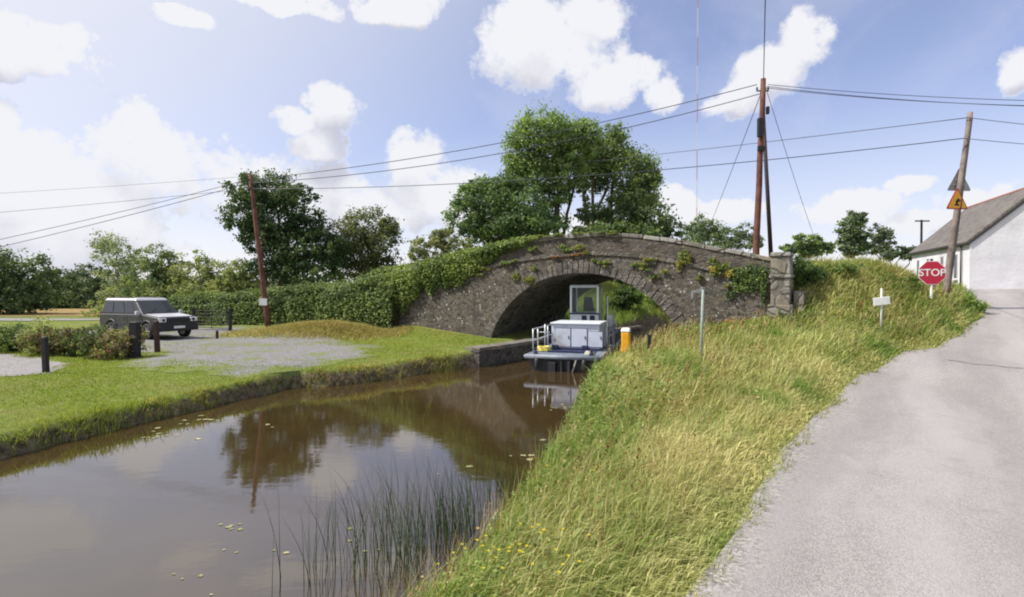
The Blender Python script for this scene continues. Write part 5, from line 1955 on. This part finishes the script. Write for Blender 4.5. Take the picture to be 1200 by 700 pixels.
aL = topL + Vector((-0.02, -0.2, -0.33))
aL2 = topL + Vector((0.0, -0.2, -0.85))
cC = P(892, 104, DC)
wire('upper wire from the left pole rising to the tall dark pole', aL, cC + Vector((-0.27, 0, 0.14)), 0.55, 0.02)
wire('lower wire from the left pole rising to the tall dark pole', aL - Vector((0, 0, 0.2)), cC + Vector((-0.1, 0, -0.30)), 0.75, 0.02)
wire('upper wire falling from the left pole out of view on the left', aL, P(-260, 333, 27), 0.25, 0.016)
wire('lower wire falling from the left pole out of view on the left', aL - Vector((0, 0, 0.2)), P(-260, 346, 27), 0.25, 0.016)
e = P(1500, 122, 22)
wire('topmost wire from the tall dark pole out of view on the right', cC + Vector((0.27, 0, 0.14)), e + Vector((0, 0, 0.10)), 0.35, 0.014)
wire('middle wire from the tall dark pole out of view on the right', cC + Vector((0.0, 0, 0.0)), e + Vector((0, 0, 0.0)), 0.45, 0.014)
wire('lowest wire from the tall dark pole out of view on the right', cC + Vector((0.2, 0, 0.05)), e + Vector((0, 0, -0.08)), 0.45, 0.014)
aR, aR2 = P(1132, 139, DR - 0.1), P(1127, 163, DR - 0.12)
wire('upper wire from the leaning pole passing behind the tall ash trees', aR, P(590, 199, 60), 0.15, 0.016)
wire('lower wire from the leaning pole running low towards the left pole', aR2, aL2, 0.5, 0.017)
wire('upper wire from the leaning pole over the white house', aR, P(1400, 158, 24), 0.15, 0.012)
wire('lower wire from the leaning pole over the white house', aR2, P(1400, 176, 24), 0.15, 0.012)
wire('single wire leaving the left pole low towards the left edge', aL2, P(-260, 269, 29), 0.12, 0.011)
wire('thin topmost wire leaving the left pole towards the left edge', topL + Vector((0, -0.1, -0.12)), P(-260, 240, 30), 0.12, 0.008)
wire('stay wire slanting left from the tall dark pole to the far field', cC - Vector((0.1, 0, 0.35)), P(820, 250, 62) - Vector((0, 0, 4)), 0.2, 0.018, 'stay_wire', 'stay wires')
wire('stay wire slanting right from the tall dark pole to the far field', cC + Vector((0.15, 0, 0)), P(966, 290, 44) - Vector((0, 0, 1.5)), 0.25, 0.014, 'stay_wire', 'stay wires')
wire('wire from the tall dark pole top passing high overhead', topC + Vector((0, 0, -0.05)), (0.455 * 0.6 + 0.15, 0.6, 13.2), 0.1, 0.02)

# distant radio mast
DM = 400.0
mx = X(816, DM)
mast = empty('radio_mast', (mx, DM, 0.5), 'very thin tall lattice radio mast rising out of the picture behind the ash group', 'mast')
M_MRED = simple('faded red mast paint', (0.42, 0.16, 0.15), 0.6, var=0.1)
M_MWHITE = simple('faded white mast paint', (0.55, 0.53, 0.55), 0.6, var=0.1)
Hm = 285.0
nb = 14
for k in range(nb):
    m = MB()
    z0, z1 = Hm * k / nb, Hm * (k + 1) / nb
    c3 = [(0.42 * math.cos(R(90 + 120 * j)), 0.42 * math.sin(R(90 + 120 * j))) for j in range(3)]
    for (a, b) in c3:
        m.tube([(a, b, z0), (a, b, z1)], 0.075, 4)
    zz = z0
    j = 0
    while zz < z1 - 1.5:
        for q in range(3):
            a, b = c3[(q + j) % 3], c3[(q + j + 1) % 3]
            m.tube([(*a, zz), (*b, zz + 1.6)], 0.04, 4)
        zz += 1.7
        j += 1
    m.build('mast_section', M_MRED if k % 2 == 0 else M_MWHITE, mast)

# little pole with cross-arm far behind the house
D = 58.0
x = X(1079, D)
fp = empty('distant_pole', (x, D, 1.5), 'small far pole with a cross-arm left of the white house roof', 'utility pole')
m = MB()
m.tube([(0, 0, 0), (0, 0, Z(258, D) - 1.5)], [0.14, 0.1], 8)
m.build('pole_shaft', M_BLACK, fp)
m = MB()
m.box((0, -0.1, Z(259.5, D) - 1.5), (1.5, 0.1, 0.13))
m.build('cross_arm', M_BLACK, fp)

# ------------------------------------------------------------------ the white house
hc = Vector((25.3, 30.7, 0))          # near corner
hd = Vector((0.36, 0.933, 0)).normalized()
hg = Vector((0.933, -0.36, 0)).normalized()
HL, HW = 10.2, 6.4
zb = 2.45
house = empty('white_house', (hc.x, hc.y, zb), 'long low whitewashed house with a grey slate roof at the right edge', 'house', rz=math.atan2(hd.y, hd.x) - R(90))
# local frame: +y runs along the long wall, +x along the gable
EA, RI = 2.75, 5.65
M_WASH = simple('whitewash', (0.66, 0.65, 0.68), 0.9, var=0.08, scale=0.9, bump=0.9, grime=(0.50, 0.48, 0.50))


def slate_mat():
    m, t, b = mat_new('slates')
    tc = t.n('ShaderNodeTexCoord')
    v = tc.outputs['Object']
    br = t.n('ShaderNodeTexBrick')
    t.link(t.mapv(v, (1, 1, 1), rot=(0, 0, R(90))), br.inputs['Vector'])
    br.inputs['Scale'].default_value = 1.0
    br.inputs['Brick Width'].default_value = 0.3
    br.inputs['Row Height'].default_value = 0.2
    br.inputs['Mortar Size'].default_value = 0.012
    br.inputs['Color1'].default_value = (0.10, 0.085, 0.078, 1)
    br.inputs['Color2'].default_value = (0.175, 0.152, 0.138, 1)
    br.inputs['Mortar'].default_value = (0.03, 0.03, 0.03, 1)
    n = t.noise(v, 1.2, 7, 0.65)
    c = t.mix(t.ramp(n, 0.4, 0.7, 0, 0.6), br.outputs[0], (0.16, 0.145, 0.12))
    t.link(c, b.inputs['Base Color'])
    b.inputs['Roughness'].default_value = 0.75
    bp = t.n('ShaderNodeBump')
    bp.inputs['Strength'].default_value = 0.5
    bp.inputs['Distance'].default_value = 0.02
    t.link(br.outputs['Fac'], bp.inputs['Height'])
    bp.invert = True
    t.link(bp.outputs[0], b.inputs['Normal'])
    return m


M_SLATE = slate_mat()
M_DKWOOD = simple('dark painted wood', (0.04, 0.035, 0.04), 0.5, var=0.2)
M_GLASS = simple('window glass', (0.03, 0.035, 0.045), 0.08, var=0.2)
m = MB()
m.prism([(0, 0, -0.6), (HW, 0, -0.6), (HW, 0, EA), (HW / 2, 0, RI), (0, 0, EA)], (0, HL, 0))
m.build('wall', M_WASH, house)
for sgn in (-1, 1):
    m = MB()
    ov, th = 0.18, 0.10
    sl = Vector((HW / 2, 0, RI - EA))
    sl.normalize()
    a = Vector((0, 0, EA)) - sl * ov
    b = Vector((HW / 2, 0, RI))
    nn = Vector((-sl.z, 0, sl.x))
    pts = [a + nn * 0.01, b + nn * 0.01, b + nn * (0.01 + th) + Vector((0.0, 0, 0.03)), a + nn * (0.01 + th)]
    pts = [Vector((p.x if sgn < 0 else HW - p.x, -0.10, p.z)) for p in pts]
    m.prism(pts, (0, HL + 0.2, 0))
    m.build('roof', M_SLATE, house)
    # verge boards
    m = MB()
    pts = [a - nn * 0.12, b - nn * 0.12 - Vector((0.006, 0, 0)), b + nn * 0.005 - Vector((0.006, 0, 0)), a + nn * 0.005]
    pts = [Vector((p.x if sgn < 0 else HW - p.x, -0.09, p.z)) for p in pts]
    m.prism(pts, (0, 0.085, 0))
    m.build('verge_board', M_DKWOOD, house)
    m = MB()
    xg = -0.19 if sgn < 0 else HW + 0.19
    m.tube([(xg, -0.08, EA - 0.12), (xg, HL + 0.08, EA - 0.12)], 0.06, 8)
    m.build('gutter', M_DKWOOD, house, smooth=True)
m = MB()
m.tube([(HW / 2, -0.1, RI + 0.13), (HW / 2, HL + 0.1, RI + 0.13)], 0.10, 8)
m.build('ridge', simple('red ridge tiles', (0.26, 0.10, 0.075), 0.8, var=0.25), house)
# openings in the long wall
for (y0, w, z0, z1) in ((1.9, 0.42, 0.75, 2.1), (4.1, 0.36, 0.75, 2.1), (6.7, 0.36, 0.75, 2.1), (8.7, 0.36, 0.75, 2.1)):
    m = MB()
    m.box((-0.012, y0, (z0 + z1) / 2), (0.05, w + 0.12, z1 - z0 + 0.12))
    f = m.build('window', simple('window reveal', (0.5, 0.5, 0.52), 0.6, var=0.1), house)
    m = MB()
    m.box((-0.03, y0, (z0 + z1) / 2), (0.03, w, z1 - z0))
    m.build('pane', M_GLASS, f)
    m = MB()
    m.box((-0.06, y0, z0 - 0.09), (0.14, w + 0.2, 0.07))
    m.build('sill', M_WASH, f)
m = MB()
m.tube([(-0.09, 0.95, EA - 0.2), (-0.09, 0.95, -0.1)], 0.045, 8)
m.build('downpipe', M_DKWOOD, house, smooth=True)
m = MB()
m.box((HW / 2, -0.02, -0.42), (HW, 0.06, 0.34))
m.build('plinth', M_DKWOOD, house)
# ------------------------------------------------------------------ the work boat
M_HULL = simple('black hull paint', (0.022, 0.022, 0.026), 0.5, var=0.4, scale=2, grime=(0.08, 0.06, 0.045))
M_DECK = simple('blue grey deck paint', (0.15, 0.175, 0.225), 0.6, var=0.25, scale=3, grime=(0.085, 0.075, 0.068))
M_CASE = simple('pale blue white casing', (0.56, 0.60, 0.70), 0.4, var=0.06, scale=2.5, grime=(0.33, 0.29, 0.26))
M_NAVY = simple('navy trim', (0.02, 0.027, 0.075), 0.4, var=0.2)
M_RAIL = simple('galvanised rail', (0.50, 0.52, 0.56), 0.4, metal=0.4, var=0.15)
M_CABW = simple('white cab paint', (0.70, 0.73, 0.78), 0.35, var=0.05)
M_SEAT = simple('dark seat', (0.025, 0.024, 0.04), 0.7, var=0.2)
gl, t, b = mat_new('cab glass')
b.inputs['Base Color'].default_value = (0.25, 0.3, 0.3, 1)
b.inputs['Roughness'].default_value = 0.02
b.inputs['Alpha'].default_value = 0.10
M_CLEAR = gl

bs = Vector((1.82, 20.3, WATER))
boat = empty('work_boat', bs, 'blue-white canal work barge with cab and deck rails moored under the arch', 'boat', rz=R(-17))
# local: +y towards the bow (away), +x to the right, origin at the stern, waterline
m = MB()
W2, L = 1.32, 8.2
sec = []
for (y, wb, wt, zb_, zt_) in ((0.10, 1.08, 1.27, -0.3, 0.44), (0.8, 1.2, 1.29, -0.5, 0.44), (6.9, 1.2, 1.3, -0.5, 0.46), (8.0, 0.8, 1.2, -0.1, 0.5)):
    sec.append([(-wt, y, zt_), (-wb, y, zb_), (wb, y, zb_), (wt, y, zt_)])
vs = [p for s_ in sec for p in s_]
fs = []
for i in range(3):
    for k in range(4):
        a = i * 4 + k
        bb = i * 4 + (k + 1) % 4
        fs.append((a, bb, bb + 4, a + 4))
fs += [(0, 1, 2, 3), (12, 13, 14, 15)]
m.quadmesh(vs, fs)
m.build('hull', M_HULL, boat, bevel=0.03)
m = MB()
m.box((0, 4.05, 0.52), (2 * W2 + 0.06, L, 0.15))
m.build('deck', M_DECK, boat, bevel=0.05)
m = MB()
m.tube([(-1.38, -0.02, 0.53), (1.38, -0.02, 0.53)], 0.085, 10)
m.tube([(-1.38, -0.02, 0.53), (-1.38, 8.0, 0.53)], 0.07, 8)
m.tube([(1.38, -0.02, 0.53), (1.38, 8.0, 0.53)], 0.07, 8)
m.build('rubbing_strake', simple('strake paint', (0.185, 0.205, 0.25), 0.5, var=0.2), boat, smooth=True)
# stern gear: rudder and hanging chain
m = MB()
m.box((0.3, 0.0, 0.0), (0.10, 0.4, 0.8))
m.box((-0.35, 0.02, 0.05), (0.28, 0.25, 0.6))
m.tube([(0.0, -0.02, 0.4), (0.0, -0.05, -0.3)], 0.05, 8)
m.build('stern_gear', M_HULL, boat, bevel=0.02)
m = MB()
m.tube([(0.55, -0.08, 0.45), (0.48, -0.1, 0.2), (0.36, -0.08, -0.1)], 0.03, 6)
m.build('mooring_rope', simple('old rope', (0.4, 0.38, 0.34), 0.9), boat)
# engine casing
cy = 1.85
m = MB()
m.box((0.16, cy + 0.95, 1.12), (1.94, 1.9, 1.05))
cas = m.build('engine_casing', M_CASE, boat, bevel=0.035, seg=2)
m = MB()
m.box((0.16, cy + 0.93, 1.665), (2.02, 2.0, 0.06))
m.build('casing_lid', M_CABW, cas, bevel=0.015)
for (dx, w, hh) in ((-0.50, 0.62, 0.72), (0.16, 0.62, 0.72), (0.80, 0.56, 0.60)):
    m = MB()
    m.box((0.16 + dx, cy - 0.008, 1.10 if hh > 0.7 else 1.05), (w, 0.025, hh))
    pnl = m.build('access_panel', M_CASE, cas, bevel=0.008)
    m = MB()
    m.box((0.16 + dx, cy - 0.004, 1.10 if hh > 0.7 else 1.05), (w + 0.035, 0.02, hh + 0.035))
    m.build('panel_gap', M_SEAT, pnl)
    m = MB()
    m.box((0.16 + dx + w * 0.38, cy - 0.028, 1.12), (0.03, 0.02, 0.12))
    m.build('handle', M_NAVY, pnl)
m = MB()
m.box((0.16, cy - 0.012, 0.64), (2.0, 0.03, 0.10))
m.build('base_trim', M_NAVY, cas)
for dx in (-0.80, 0.40):
    m = MB()
    m.box((0.16 + dx, cy - 0.09, 0.72), (0.24, 0.16, 0.18))
    m.build('vent_box', M_NAVY, cas, bevel=0.02)
# raised navy tray in front of the casing
m = MB()
m.box((0.18, cy - 0.55, 0.61), (1.75, 0.75, 0.035))
m.box((0.18, cy - 0.94, 0.635), (1.85, 0.05, 0.085))
m.build('deck_tray', M_NAVY, boat, bevel=0.01)
# fenders and a coiled rope
M_ROPE = simple('pale rope', (0.5, 0.47, 0.4), 0.9, var=0.2)
for fx_ in (-0.9, 0.85):
    m = MB()
    m.tube([(fx_, -0.16, 0.5), (fx_, -0.17, 0.42), (fx_, -0.17, 0.16), (fx_, -0.16, 0.08)], [0.03, 0.085, 0.085, 0.03], 10)
    m.build('fender', M_HULL, boat, smooth=True)
m = MB()
for k in range(4):
    m.tube([(0.95 + (0.20 - 0.02 * k) * math.cos(a), 0.55 + (0.20 - 0.02 * k) * math.sin(a), 0.62 + 0.035 * k) for a in np.linspace(0, 2 * math.pi, 18)], 0.018, 5, cap=False)
m.build('rope_coil', M_ROPE, boat, smooth=True)
for bx in (-1.05, 1.05):
    m = MB()
    m.box((bx, 0.28, 0.63), (0.14, 0.14, 0.10))
    m.tube([(bx, 0.28, 0.66), (bx, 0.28, 0.82)], 0.045, 8)
    m.tube([(bx - 0.11, 0.28, 0.78), (bx + 0.11, 0.28, 0.78)], 0.025, 8)
    m.build('mooring_bollard', M_NAVY, boat, bevel=0.01)
# yellow coiled hose / float on the deck
m = MB()
for k in range(3):
    ring = [(-0.98 + (0.20 - 0.015 * k) * 1.35 * math.cos(a), cy - 0.55 + (0.22 - 0.015 * k) * math.sin(a), 0.64 + 0.06 * k) for a in np.linspace(0, 2 * math.pi, 20)]
    m.tube(ring, 0.032, 6, cap=False)
o = m.build('coiled_hose', simple('yellow hose', (0.72, 0.60, 0.12), 0.5), None, smooth=True)
o.location = bs
o.rotation_euler = (0, 0, R(-17))
tag(o, 'coil of yellow hose lying on the barge deck by the left rail', 'hose')

# cab
y0, y1, xc, cw = 4.55, 5.95, 0.06, 0.64
zb0, zs, zt0 = 0.6, 1.98, 3.12
m = MB()
m.box((xc, (y0 + y1) / 2, (zb0 + zs) / 2), (2 * cw, y1 - y0, zs - zb0))
cabb = m.build('cab', M_CABW, boat, bevel=0.03)
for sx in (-1, 1):
    for yy in (y0, y1):
        m = MB()
        m.box((xc + sx * (cw - 0.04), yy + (0.04 if yy == y0 else -0.04), (zs + zt0) / 2), (0.085, 0.085, zt0 - zs + 0.004))
        m.build('cab_pillar', M_CABW, cabb, bevel=0.012)
m = MB()
m.box((xc, (y0 + y1) / 2, zt0 + 0.05), (2 * cw + 0.08, y1 - y0 + 0.1, 0.12), taper=0.92)
m.build('cab_roof', M_CABW, cabb, bevel=0.03)
for (c_, s_) in (((xc, y0 + 0.02, (zs + zt0) / 2), (2 * cw - 0.18, 0.012, zt0 - zs - 0.03)), ((xc, y1 - 0.02, (zs + zt0) / 2), (2 * cw - 0.18, 0.012, zt0 - zs - 0.03)),
                 ((xc - cw + 0.02, (y0 + y1) / 2, (zs + zt0) / 2), (0.012, y1 - y0 - 0.18, zt0 - zs - 0.03)), ((xc + cw - 0.02, (y0 + y1) / 2, (zs + zt0) / 2), (0.012, y1 - y0 - 0.18, zt0 - zs - 0.03))):
    m = MB()
    m.box(c_, s_)
    m.build('window_pane', M_CLEAR, cabb)
m = MB()
m.box((xc, y0 - 0.02, zs - 0.03), (2 * cw + 0.05, 0.06, 0.07))
m.build('window_sill', M_NAVY, cabb)
for dx in (-0.0, 0.36):
    m = MB()
    m.box((xc + dx, y0 - 0.015, 1.72), (0.22, 0.03, 0.3))
    m.build('cab_vent', M_SEAT, cabb, bevel=0.01)
m = MB()
m.box((xc + 0.1, y0 + 0.75, zs + 0.12), (0.5, 0.5, 0.14))
m.box((xc + 0.1, y0 + 0.52, zs + 0.42), (0.48, 0.14, 0.56), taper=0.75)
m.build('seat', M_SEAT, cabb, bevel=0.05)
m = MB()
m.box((xc - 0.5, y0 + 0.3, zs + 0.55), (0.16, 0.12, 1.05))
m.build('control_box', M_SEAT, cabb, bevel=0.02)
# dark walkway either side of the cab
m = MB()
m.box((-1.02, 5.2, 1.36), (0.44, 1.3, 0.06))
m.box((1.0, 5.0, 1.36), (0.46, 1.6, 0.06))
for sx in (-1.2, 1.2):
    m.box((sx, 5.0, 0.98), (0.06, 0.06, 0.74))
    m.box((sx, 5.6, 0.98), (0.06, 0.06, 0.74))
    m.box((sx, 4.6, 1.6), (0.05, 0.05, 0.5))
m.build('walkway', M_SEAT, boat)


def rail(name, pts, posts, z0, z1, zs_):
    m = MB()
    for zz in zs_:
        m.tube([(x_, y_, zz) for (x_, y_) in pts], 0.026, 7)
    for (x_, y_) in posts:
        m.tube([(x_, y_, z0), (x_, y_, z1)], 0.028, 7)
    m.build(name, M_RAIL, boat, smooth=True)


rail('guard_rail', [(-1.28, 0.75), (-1.28, 6.6)], [(-1.28, 0.75), (-1.28, 1.5), (-1.28, 3.2), (-1.28, 4.4), (-1.28, 5.6), (-1.28, 6.6)], 0.55, 1.5, (1.05, 1.48))
rail('guard_rail', [(-1.28, 1.75), (-0.85, 1.75)], [(-1.05, 1.75)], 0.55, 1.62, (1.30,))
rail('guard_rail', [(1.30, 2.6), (1.30, 6.6)], [(1.30, 2.6), (1.30, 3.6), (1.30, 4.6), (1.30, 5.6), (1.30, 6.6)], 0.55, 1.5, (1.05, 1.48))
m = MB()
m.tube([(1.15, 4.1, 0.55), (1.15, 4.1, 2.75)], 0.03, 7)
m.tube([(1.32, 4.9, 0.55), (1.32, 4.9, 2.1)], 0.04, 7)
m.box((1.22, 4.5, 1.55), (0.16, 0.16, 0.7))
m.build('davit_post', M_RAIL, boat)
m = MB()
m.tube([(0.95, 4.4, 1.4), (1.08, 4.4, 2.0), (1.08, 4.6, 2.6), (1.0, 5.2, 2.75)], 0.05, 8)
m.build('crane_arm', M_SEAT, boat, smooth=True)

# ------------------------------------------------------------------ the parked car
th = R(63)
hx, hy = math.sin(th), -math.cos(th)            # the way the car points
A = Vector((X(184.5, 25.0), 25.0, 0))           # front corner nearest the viewer
rx, ry = math.cos(th), math.sin(th)
cx = A.x + rx * 0.95 - hx * 2.4
cyy = A.y + ry * 0.95 - hy * 2.4
car = empty('parked_car', (cx, cyy, gz(cx, cyy) + 0.012), 'dark silver boxy off-road car with roof and bonnet coloured as sunlit parked on the gravel', 'car', rz=math.atan2(hy, hx))
# local: +x forward, +y to the car's left


def paint(name, col, rough=0.28, metal=0.5):
    m, t, b = mat_new(name)
    tc = t.n('ShaderNodeTexCoord')
    n = t.noise(tc.outputs['Object'], 3, 6, 0.6)
    c = t.mix(t.ramp(n, 0.35, 0.7, 0, 0.35), col, tuple(q * 0.7 + 0.03 for q in col))
    t.link(c, b.inputs['Base Color'])
    b.inputs['Metallic'].default_value = metal
    t.link(t.ramp(n, 0.3, 0.7, rough, rough + 0.15), b.inputs['Roughness'])
    b.inputs['Coat Weight'].default_value = 0.2
    return m


M_CAR_SHADED = paint('shaded silver paint', (0.020, 0.019, 0.026), 0.38, 0.0)  # near-black: shade on the car's sides put into the colour
M_CAR_SUNLIT = paint('sunlit silver paint', (0.58, 0.57, 0.60), 0.3, 0.25)  # same car, pale: bright reflection on roof, bonnet and mirrors painted in
M_CGL = simple('tinted glass', (0.012, 0.016, 0.022), 0.06, var=0.1, spec=0.6)
M_PLAST = simple('black plastic trim', (0.025, 0.024, 0.026), 0.55, var=0.2)
M_TYRE = simple('tyre rubber', (0.022, 0.021, 0.02), 0.8, var=0.3)
M_RIM = simple('alloy rim', (0.32, 0.31, 0.31), 0.35, metal=0.7, var=0.1)


def arch_pts(cx_, r, n=9):
    return [(cx_ + r * math.cos(a), 0.36 + r * math.sin(a)) for a in np.linspace(math.pi, 0, n)]


FWX, RWX = 1.52, -1.36
prof = [(-2.36, 0.42)] + arch_pts(RWX, 0.46) + arch_pts(FWX, 0.46) + [(2.30, 0.36), (2.40, 0.5), (2.40, 0.92), (2.32, 1.03), (1.15, 1.16), (-2.36, 1.14), (-2.41, 0.8)]
prof = [(x_, max(z_, 0.36)) for (x_, z_) in prof]
m = MB()
m.prism([(x_, -0.94, z_) for (x_, z_) in prof], (0, 1.88, 0))
body = m.build('body', M_CAR_SHADED, car, bevel=0.07, seg=4)
# bonnet panel, slightly proud
m = MB()
vs = [(1.2, -0.80, 1.165), (2.25, -0.76, 1.055), (2.25, 0.76, 1.055), (1.2, 0.80, 1.165), (1.2, -0.80, 1.13), (2.25, -0.76, 1.02), (2.25, 0.76, 1.02), (1.2, 0.80, 1.13)]
m.quadmesh(vs, [(0, 1, 2, 3), (7, 6, 5, 4), (0, 4, 5, 1), (1, 5, 6, 2), (2, 6, 7, 3), (3, 7, 4, 0)])
m.build('bonnet', M_CAR_SUNLIT, car, bevel=0.02)
# cabin
gb = [(1.12, 0.88), (-2.34, 0.88)]
gt = [(0.30, 0.73), (-2.22, 0.76)]
zb1, zt1 = 1.13, 1.80
m = MB()
vs = [(gb[1][0], -gb[1][1], zb1), (gb[0][0], -gb[0][1], zb1), (gb[0][0], gb[0][1], zb1), (gb[1][0], gb[1][1], zb1),
      (gt[1][0], -gt[1][1], zt1), (gt[0][0], -gt[0][1], zt1), (gt[0][0], gt[0][1], zt1), (gt[1][0], gt[1][1], zt1)]
m.quadmesh(vs, [(3, 2, 1, 0), (4, 5, 6, 7), (0, 1, 5, 4), (1, 2, 6, 5), (2, 3, 7, 6), (3, 0, 4, 7)])
m.build('cabin', M_CAR_SHADED, car, bevel=0.06, seg=3)
m = MB()
m.box((-0.95, 0, 1.825), (2.66, 1.54, 0.12), taper=0.90)
m.build('roof', M_CAR_SUNLIT, car, bevel=0.04, seg=3)
for sy in (-1, 1):
    m = MB()
    m.tube([(0.1, sy * 0.66, 1.87), (0.0, sy * 0.66, 1.91), (-1.9, sy * 0.66, 1.91), (-2.0, sy * 0.66, 1.87)], 0.022, 6)
    m.build('roof_rail', M_PLAST, car)


def on_cabin(u0, u1, v0, v1, face, off=0.012):
    """a pane set a little proud of the cabin's own face"""
    B = [Vector(v) for v in vs]
    if face == 'front':
        a, b_, c_, d_ = B[1], B[2], B[6], B[5]
    elif face == 'rear':
        a, b_, c_, d_ = B[3], B[0], B[4], B[7]
    elif face == 'right':
        a, b_, c_, d_ = B[0], B[1], B[5], B[4]
    else:
        a, b_, c_, d_ = B[2], B[3], B[7], B[6]

    def q(u, v):
        return (a.lerp(b_, u)).lerp(d_.lerp(c_, u), v)
    n = (b_ - a).cross(d_ - a).normalized()
    pts = [q(u0, v0), q(u1, v0), q(u1, v1), q(u0, v1)]
    mm = MB()
    mm.prism([p - n * 0.01 for p in pts], n * (0.01 + off))
    return mm


on_cabin(0.05, 0.95, 0.06, 0.92, 'front').build('windscreen', M_CGL, car)
on_cabin(0.08, 0.92, 0.15, 0.9, 'rear').build('rear_window', M_CGL, car)
for face in ('right', 'left'):
    for (u0, u1, top_shift) in ((0.05, 0.30, 0), (0.335, 0.60, 0), (0.635, 0.86, 0)):
        a0, a1 = (u0, u1) if face == 'right' else (1 - u1, 1 - u0)
        on_cabin(a0, a1, 0.10, 0.88, face).build('side_window', M_CGL, car)
    sy = -1 if face == 'right' else 1
    # door seams and sill
    m = MB()
    m.box((0.0, sy * 0.945, 0.42), (1.9, 0.05, 0.14))
    m.build('door_sill', M_PLAST, car, bevel=0.01)
    for xx in (0.95, -0.15):
        m = MB()
        m.box((xx - 0.12, sy * 0.952, 0.98), (0.2, 0.03, 0.035))
        m.build('door_handle', M_PLAST, car, bevel=0.006)
    m = MB()
    m.box((0.95, sy * 1.02, 1.22), (0.14, 0.2, 0.17), taper=0.85)
    m.build('mirror', M_CAR_SUNLIT, car, bevel=0.03)
    for xx in (FWX, RWX):
        m = MB()
        pts = [(xx + 0.50 * math.cos(a), sy * 0.95, 0.36 + 0.50 * math.sin(a)) for a in np.linspace(0, math.pi, 13)]
        m.tube(pts, 0.04, 6)
        m.build('wheel_arch', M_PLAST, car, smooth=True)
        # wheel
        m = MB()
        prof_t = [(0.25, -0.12), (0.35, -0.125), (0.375, -0.09), (0.38, 0.0), (0.375, 0.09), (0.35, 0.125), (0.25, 0.12)]
        n = 28
        rings = []
        vv, ff = [], []
        for k in range(n):
            a = 2 * math.pi * k / n
            for (r_, yy) in prof_t:
                vv.append((xx + r_ * math.cos(a), sy * 0.83 + yy, 0.375 + r_ * math.sin(a)))
        for k in range(n):
            for j in range(6):
                a = k * 7 + j
                b2 = ((k + 1) % n) * 7 + j
                ff.append((a, a + 1, b2 + 1, b2))
        m.quadmesh(vv, ff)
        wheel = m.build('wheel', M_TYRE, car, smooth=True)
        m = MB()
        ctr = Vector((xx, sy * 0.93, 0.375))
        m.tube([ctr - Vector((0, sy * 0.2, 0)), ctr - Vector((0, sy * 0.04, 0))], 0.255, 24)
        m.tube([ctr - Vector((0, sy * 0.02, 0)), ctr + Vector((0, sy * 0.015, 0))], 0.06, 12)
        for k in range(6):
            a = k * math.pi / 3
            m.tube([ctr, ctr + Vector((0.24 * math.cos(a), -sy * 0.01, 0.24 * math.sin(a)))], 0.028, 6)
        m.build('rim', M_RIM, wheel)
    for xx in (1.08, 0.02, -0.98):
        m = MB()
        m.box((xx, sy * 0.9405, 0.80), (0.014, 0.012, 0.62))
        m.build('door_gap', M_PLAST, car)
    m = MB()
    m.box((-0.4, sy * 0.946, 0.70), (3.2, 0.02, 0.05))
    m.build('side_trim', M_PLAST, car, bevel=0.006)
    # lamps
    m = MB()
    m.box((2.37, sy * 0.74, 0.90), (0.10, 0.34, 0.19))
    hl = m.build('headlight', simple('lamp glass', (0.75, 0.72, 0.74), 0.15, var=0.1), car, bevel=0.02)
    m = MB()
    m.tube([(2.38, sy * 0.70, 0.90), (2.43, sy * 0.70, 0.90)], 0.065, 12)
    m.build('lens', M_CGL, hl)
    m = MB()
    m.box((2.41, sy * 0.72, 0.50), (0.05, 0.22, 0.09))
    m.build('fog_lamp', M_RIM, car, bevel=0.01)
    m = MB()
    m.box((-2.40, sy * 0.82, 1.0), (0.06, 0.14, 0.42))
    m.build('tail_lamp', M_REDB, car, bevel=0.015)
m = MB()
m.box((2.40, 0, 0.89), (0.05, 1.06, 0.20))
for k in range(3):
    m.box((2.425, 0, 0.84 + 0.055 * k), (0.03, 1.0, 0.018))
m.build('grille', M_PLAST, car, bevel=0.008)
m = MB()
m.box((2.41, 0, 0.50), (0.12, 1.86, 0.24))
m.build('bumper', M_PLAST, car, bevel=0.04)
m = MB()
m.box((2.478, 0, 0.56), (0.012, 0.52, 0.11))
m.build('number_plate', M_WHITE, car)
m = MB()
for sy in (-0.35, 0.35):
    m.tube([(1.10, sy - 0.25, 1.17), (0.86, sy + 0.25, 1.37)], 0.01, 5)
m.build('wipers', M_PLAST, car)
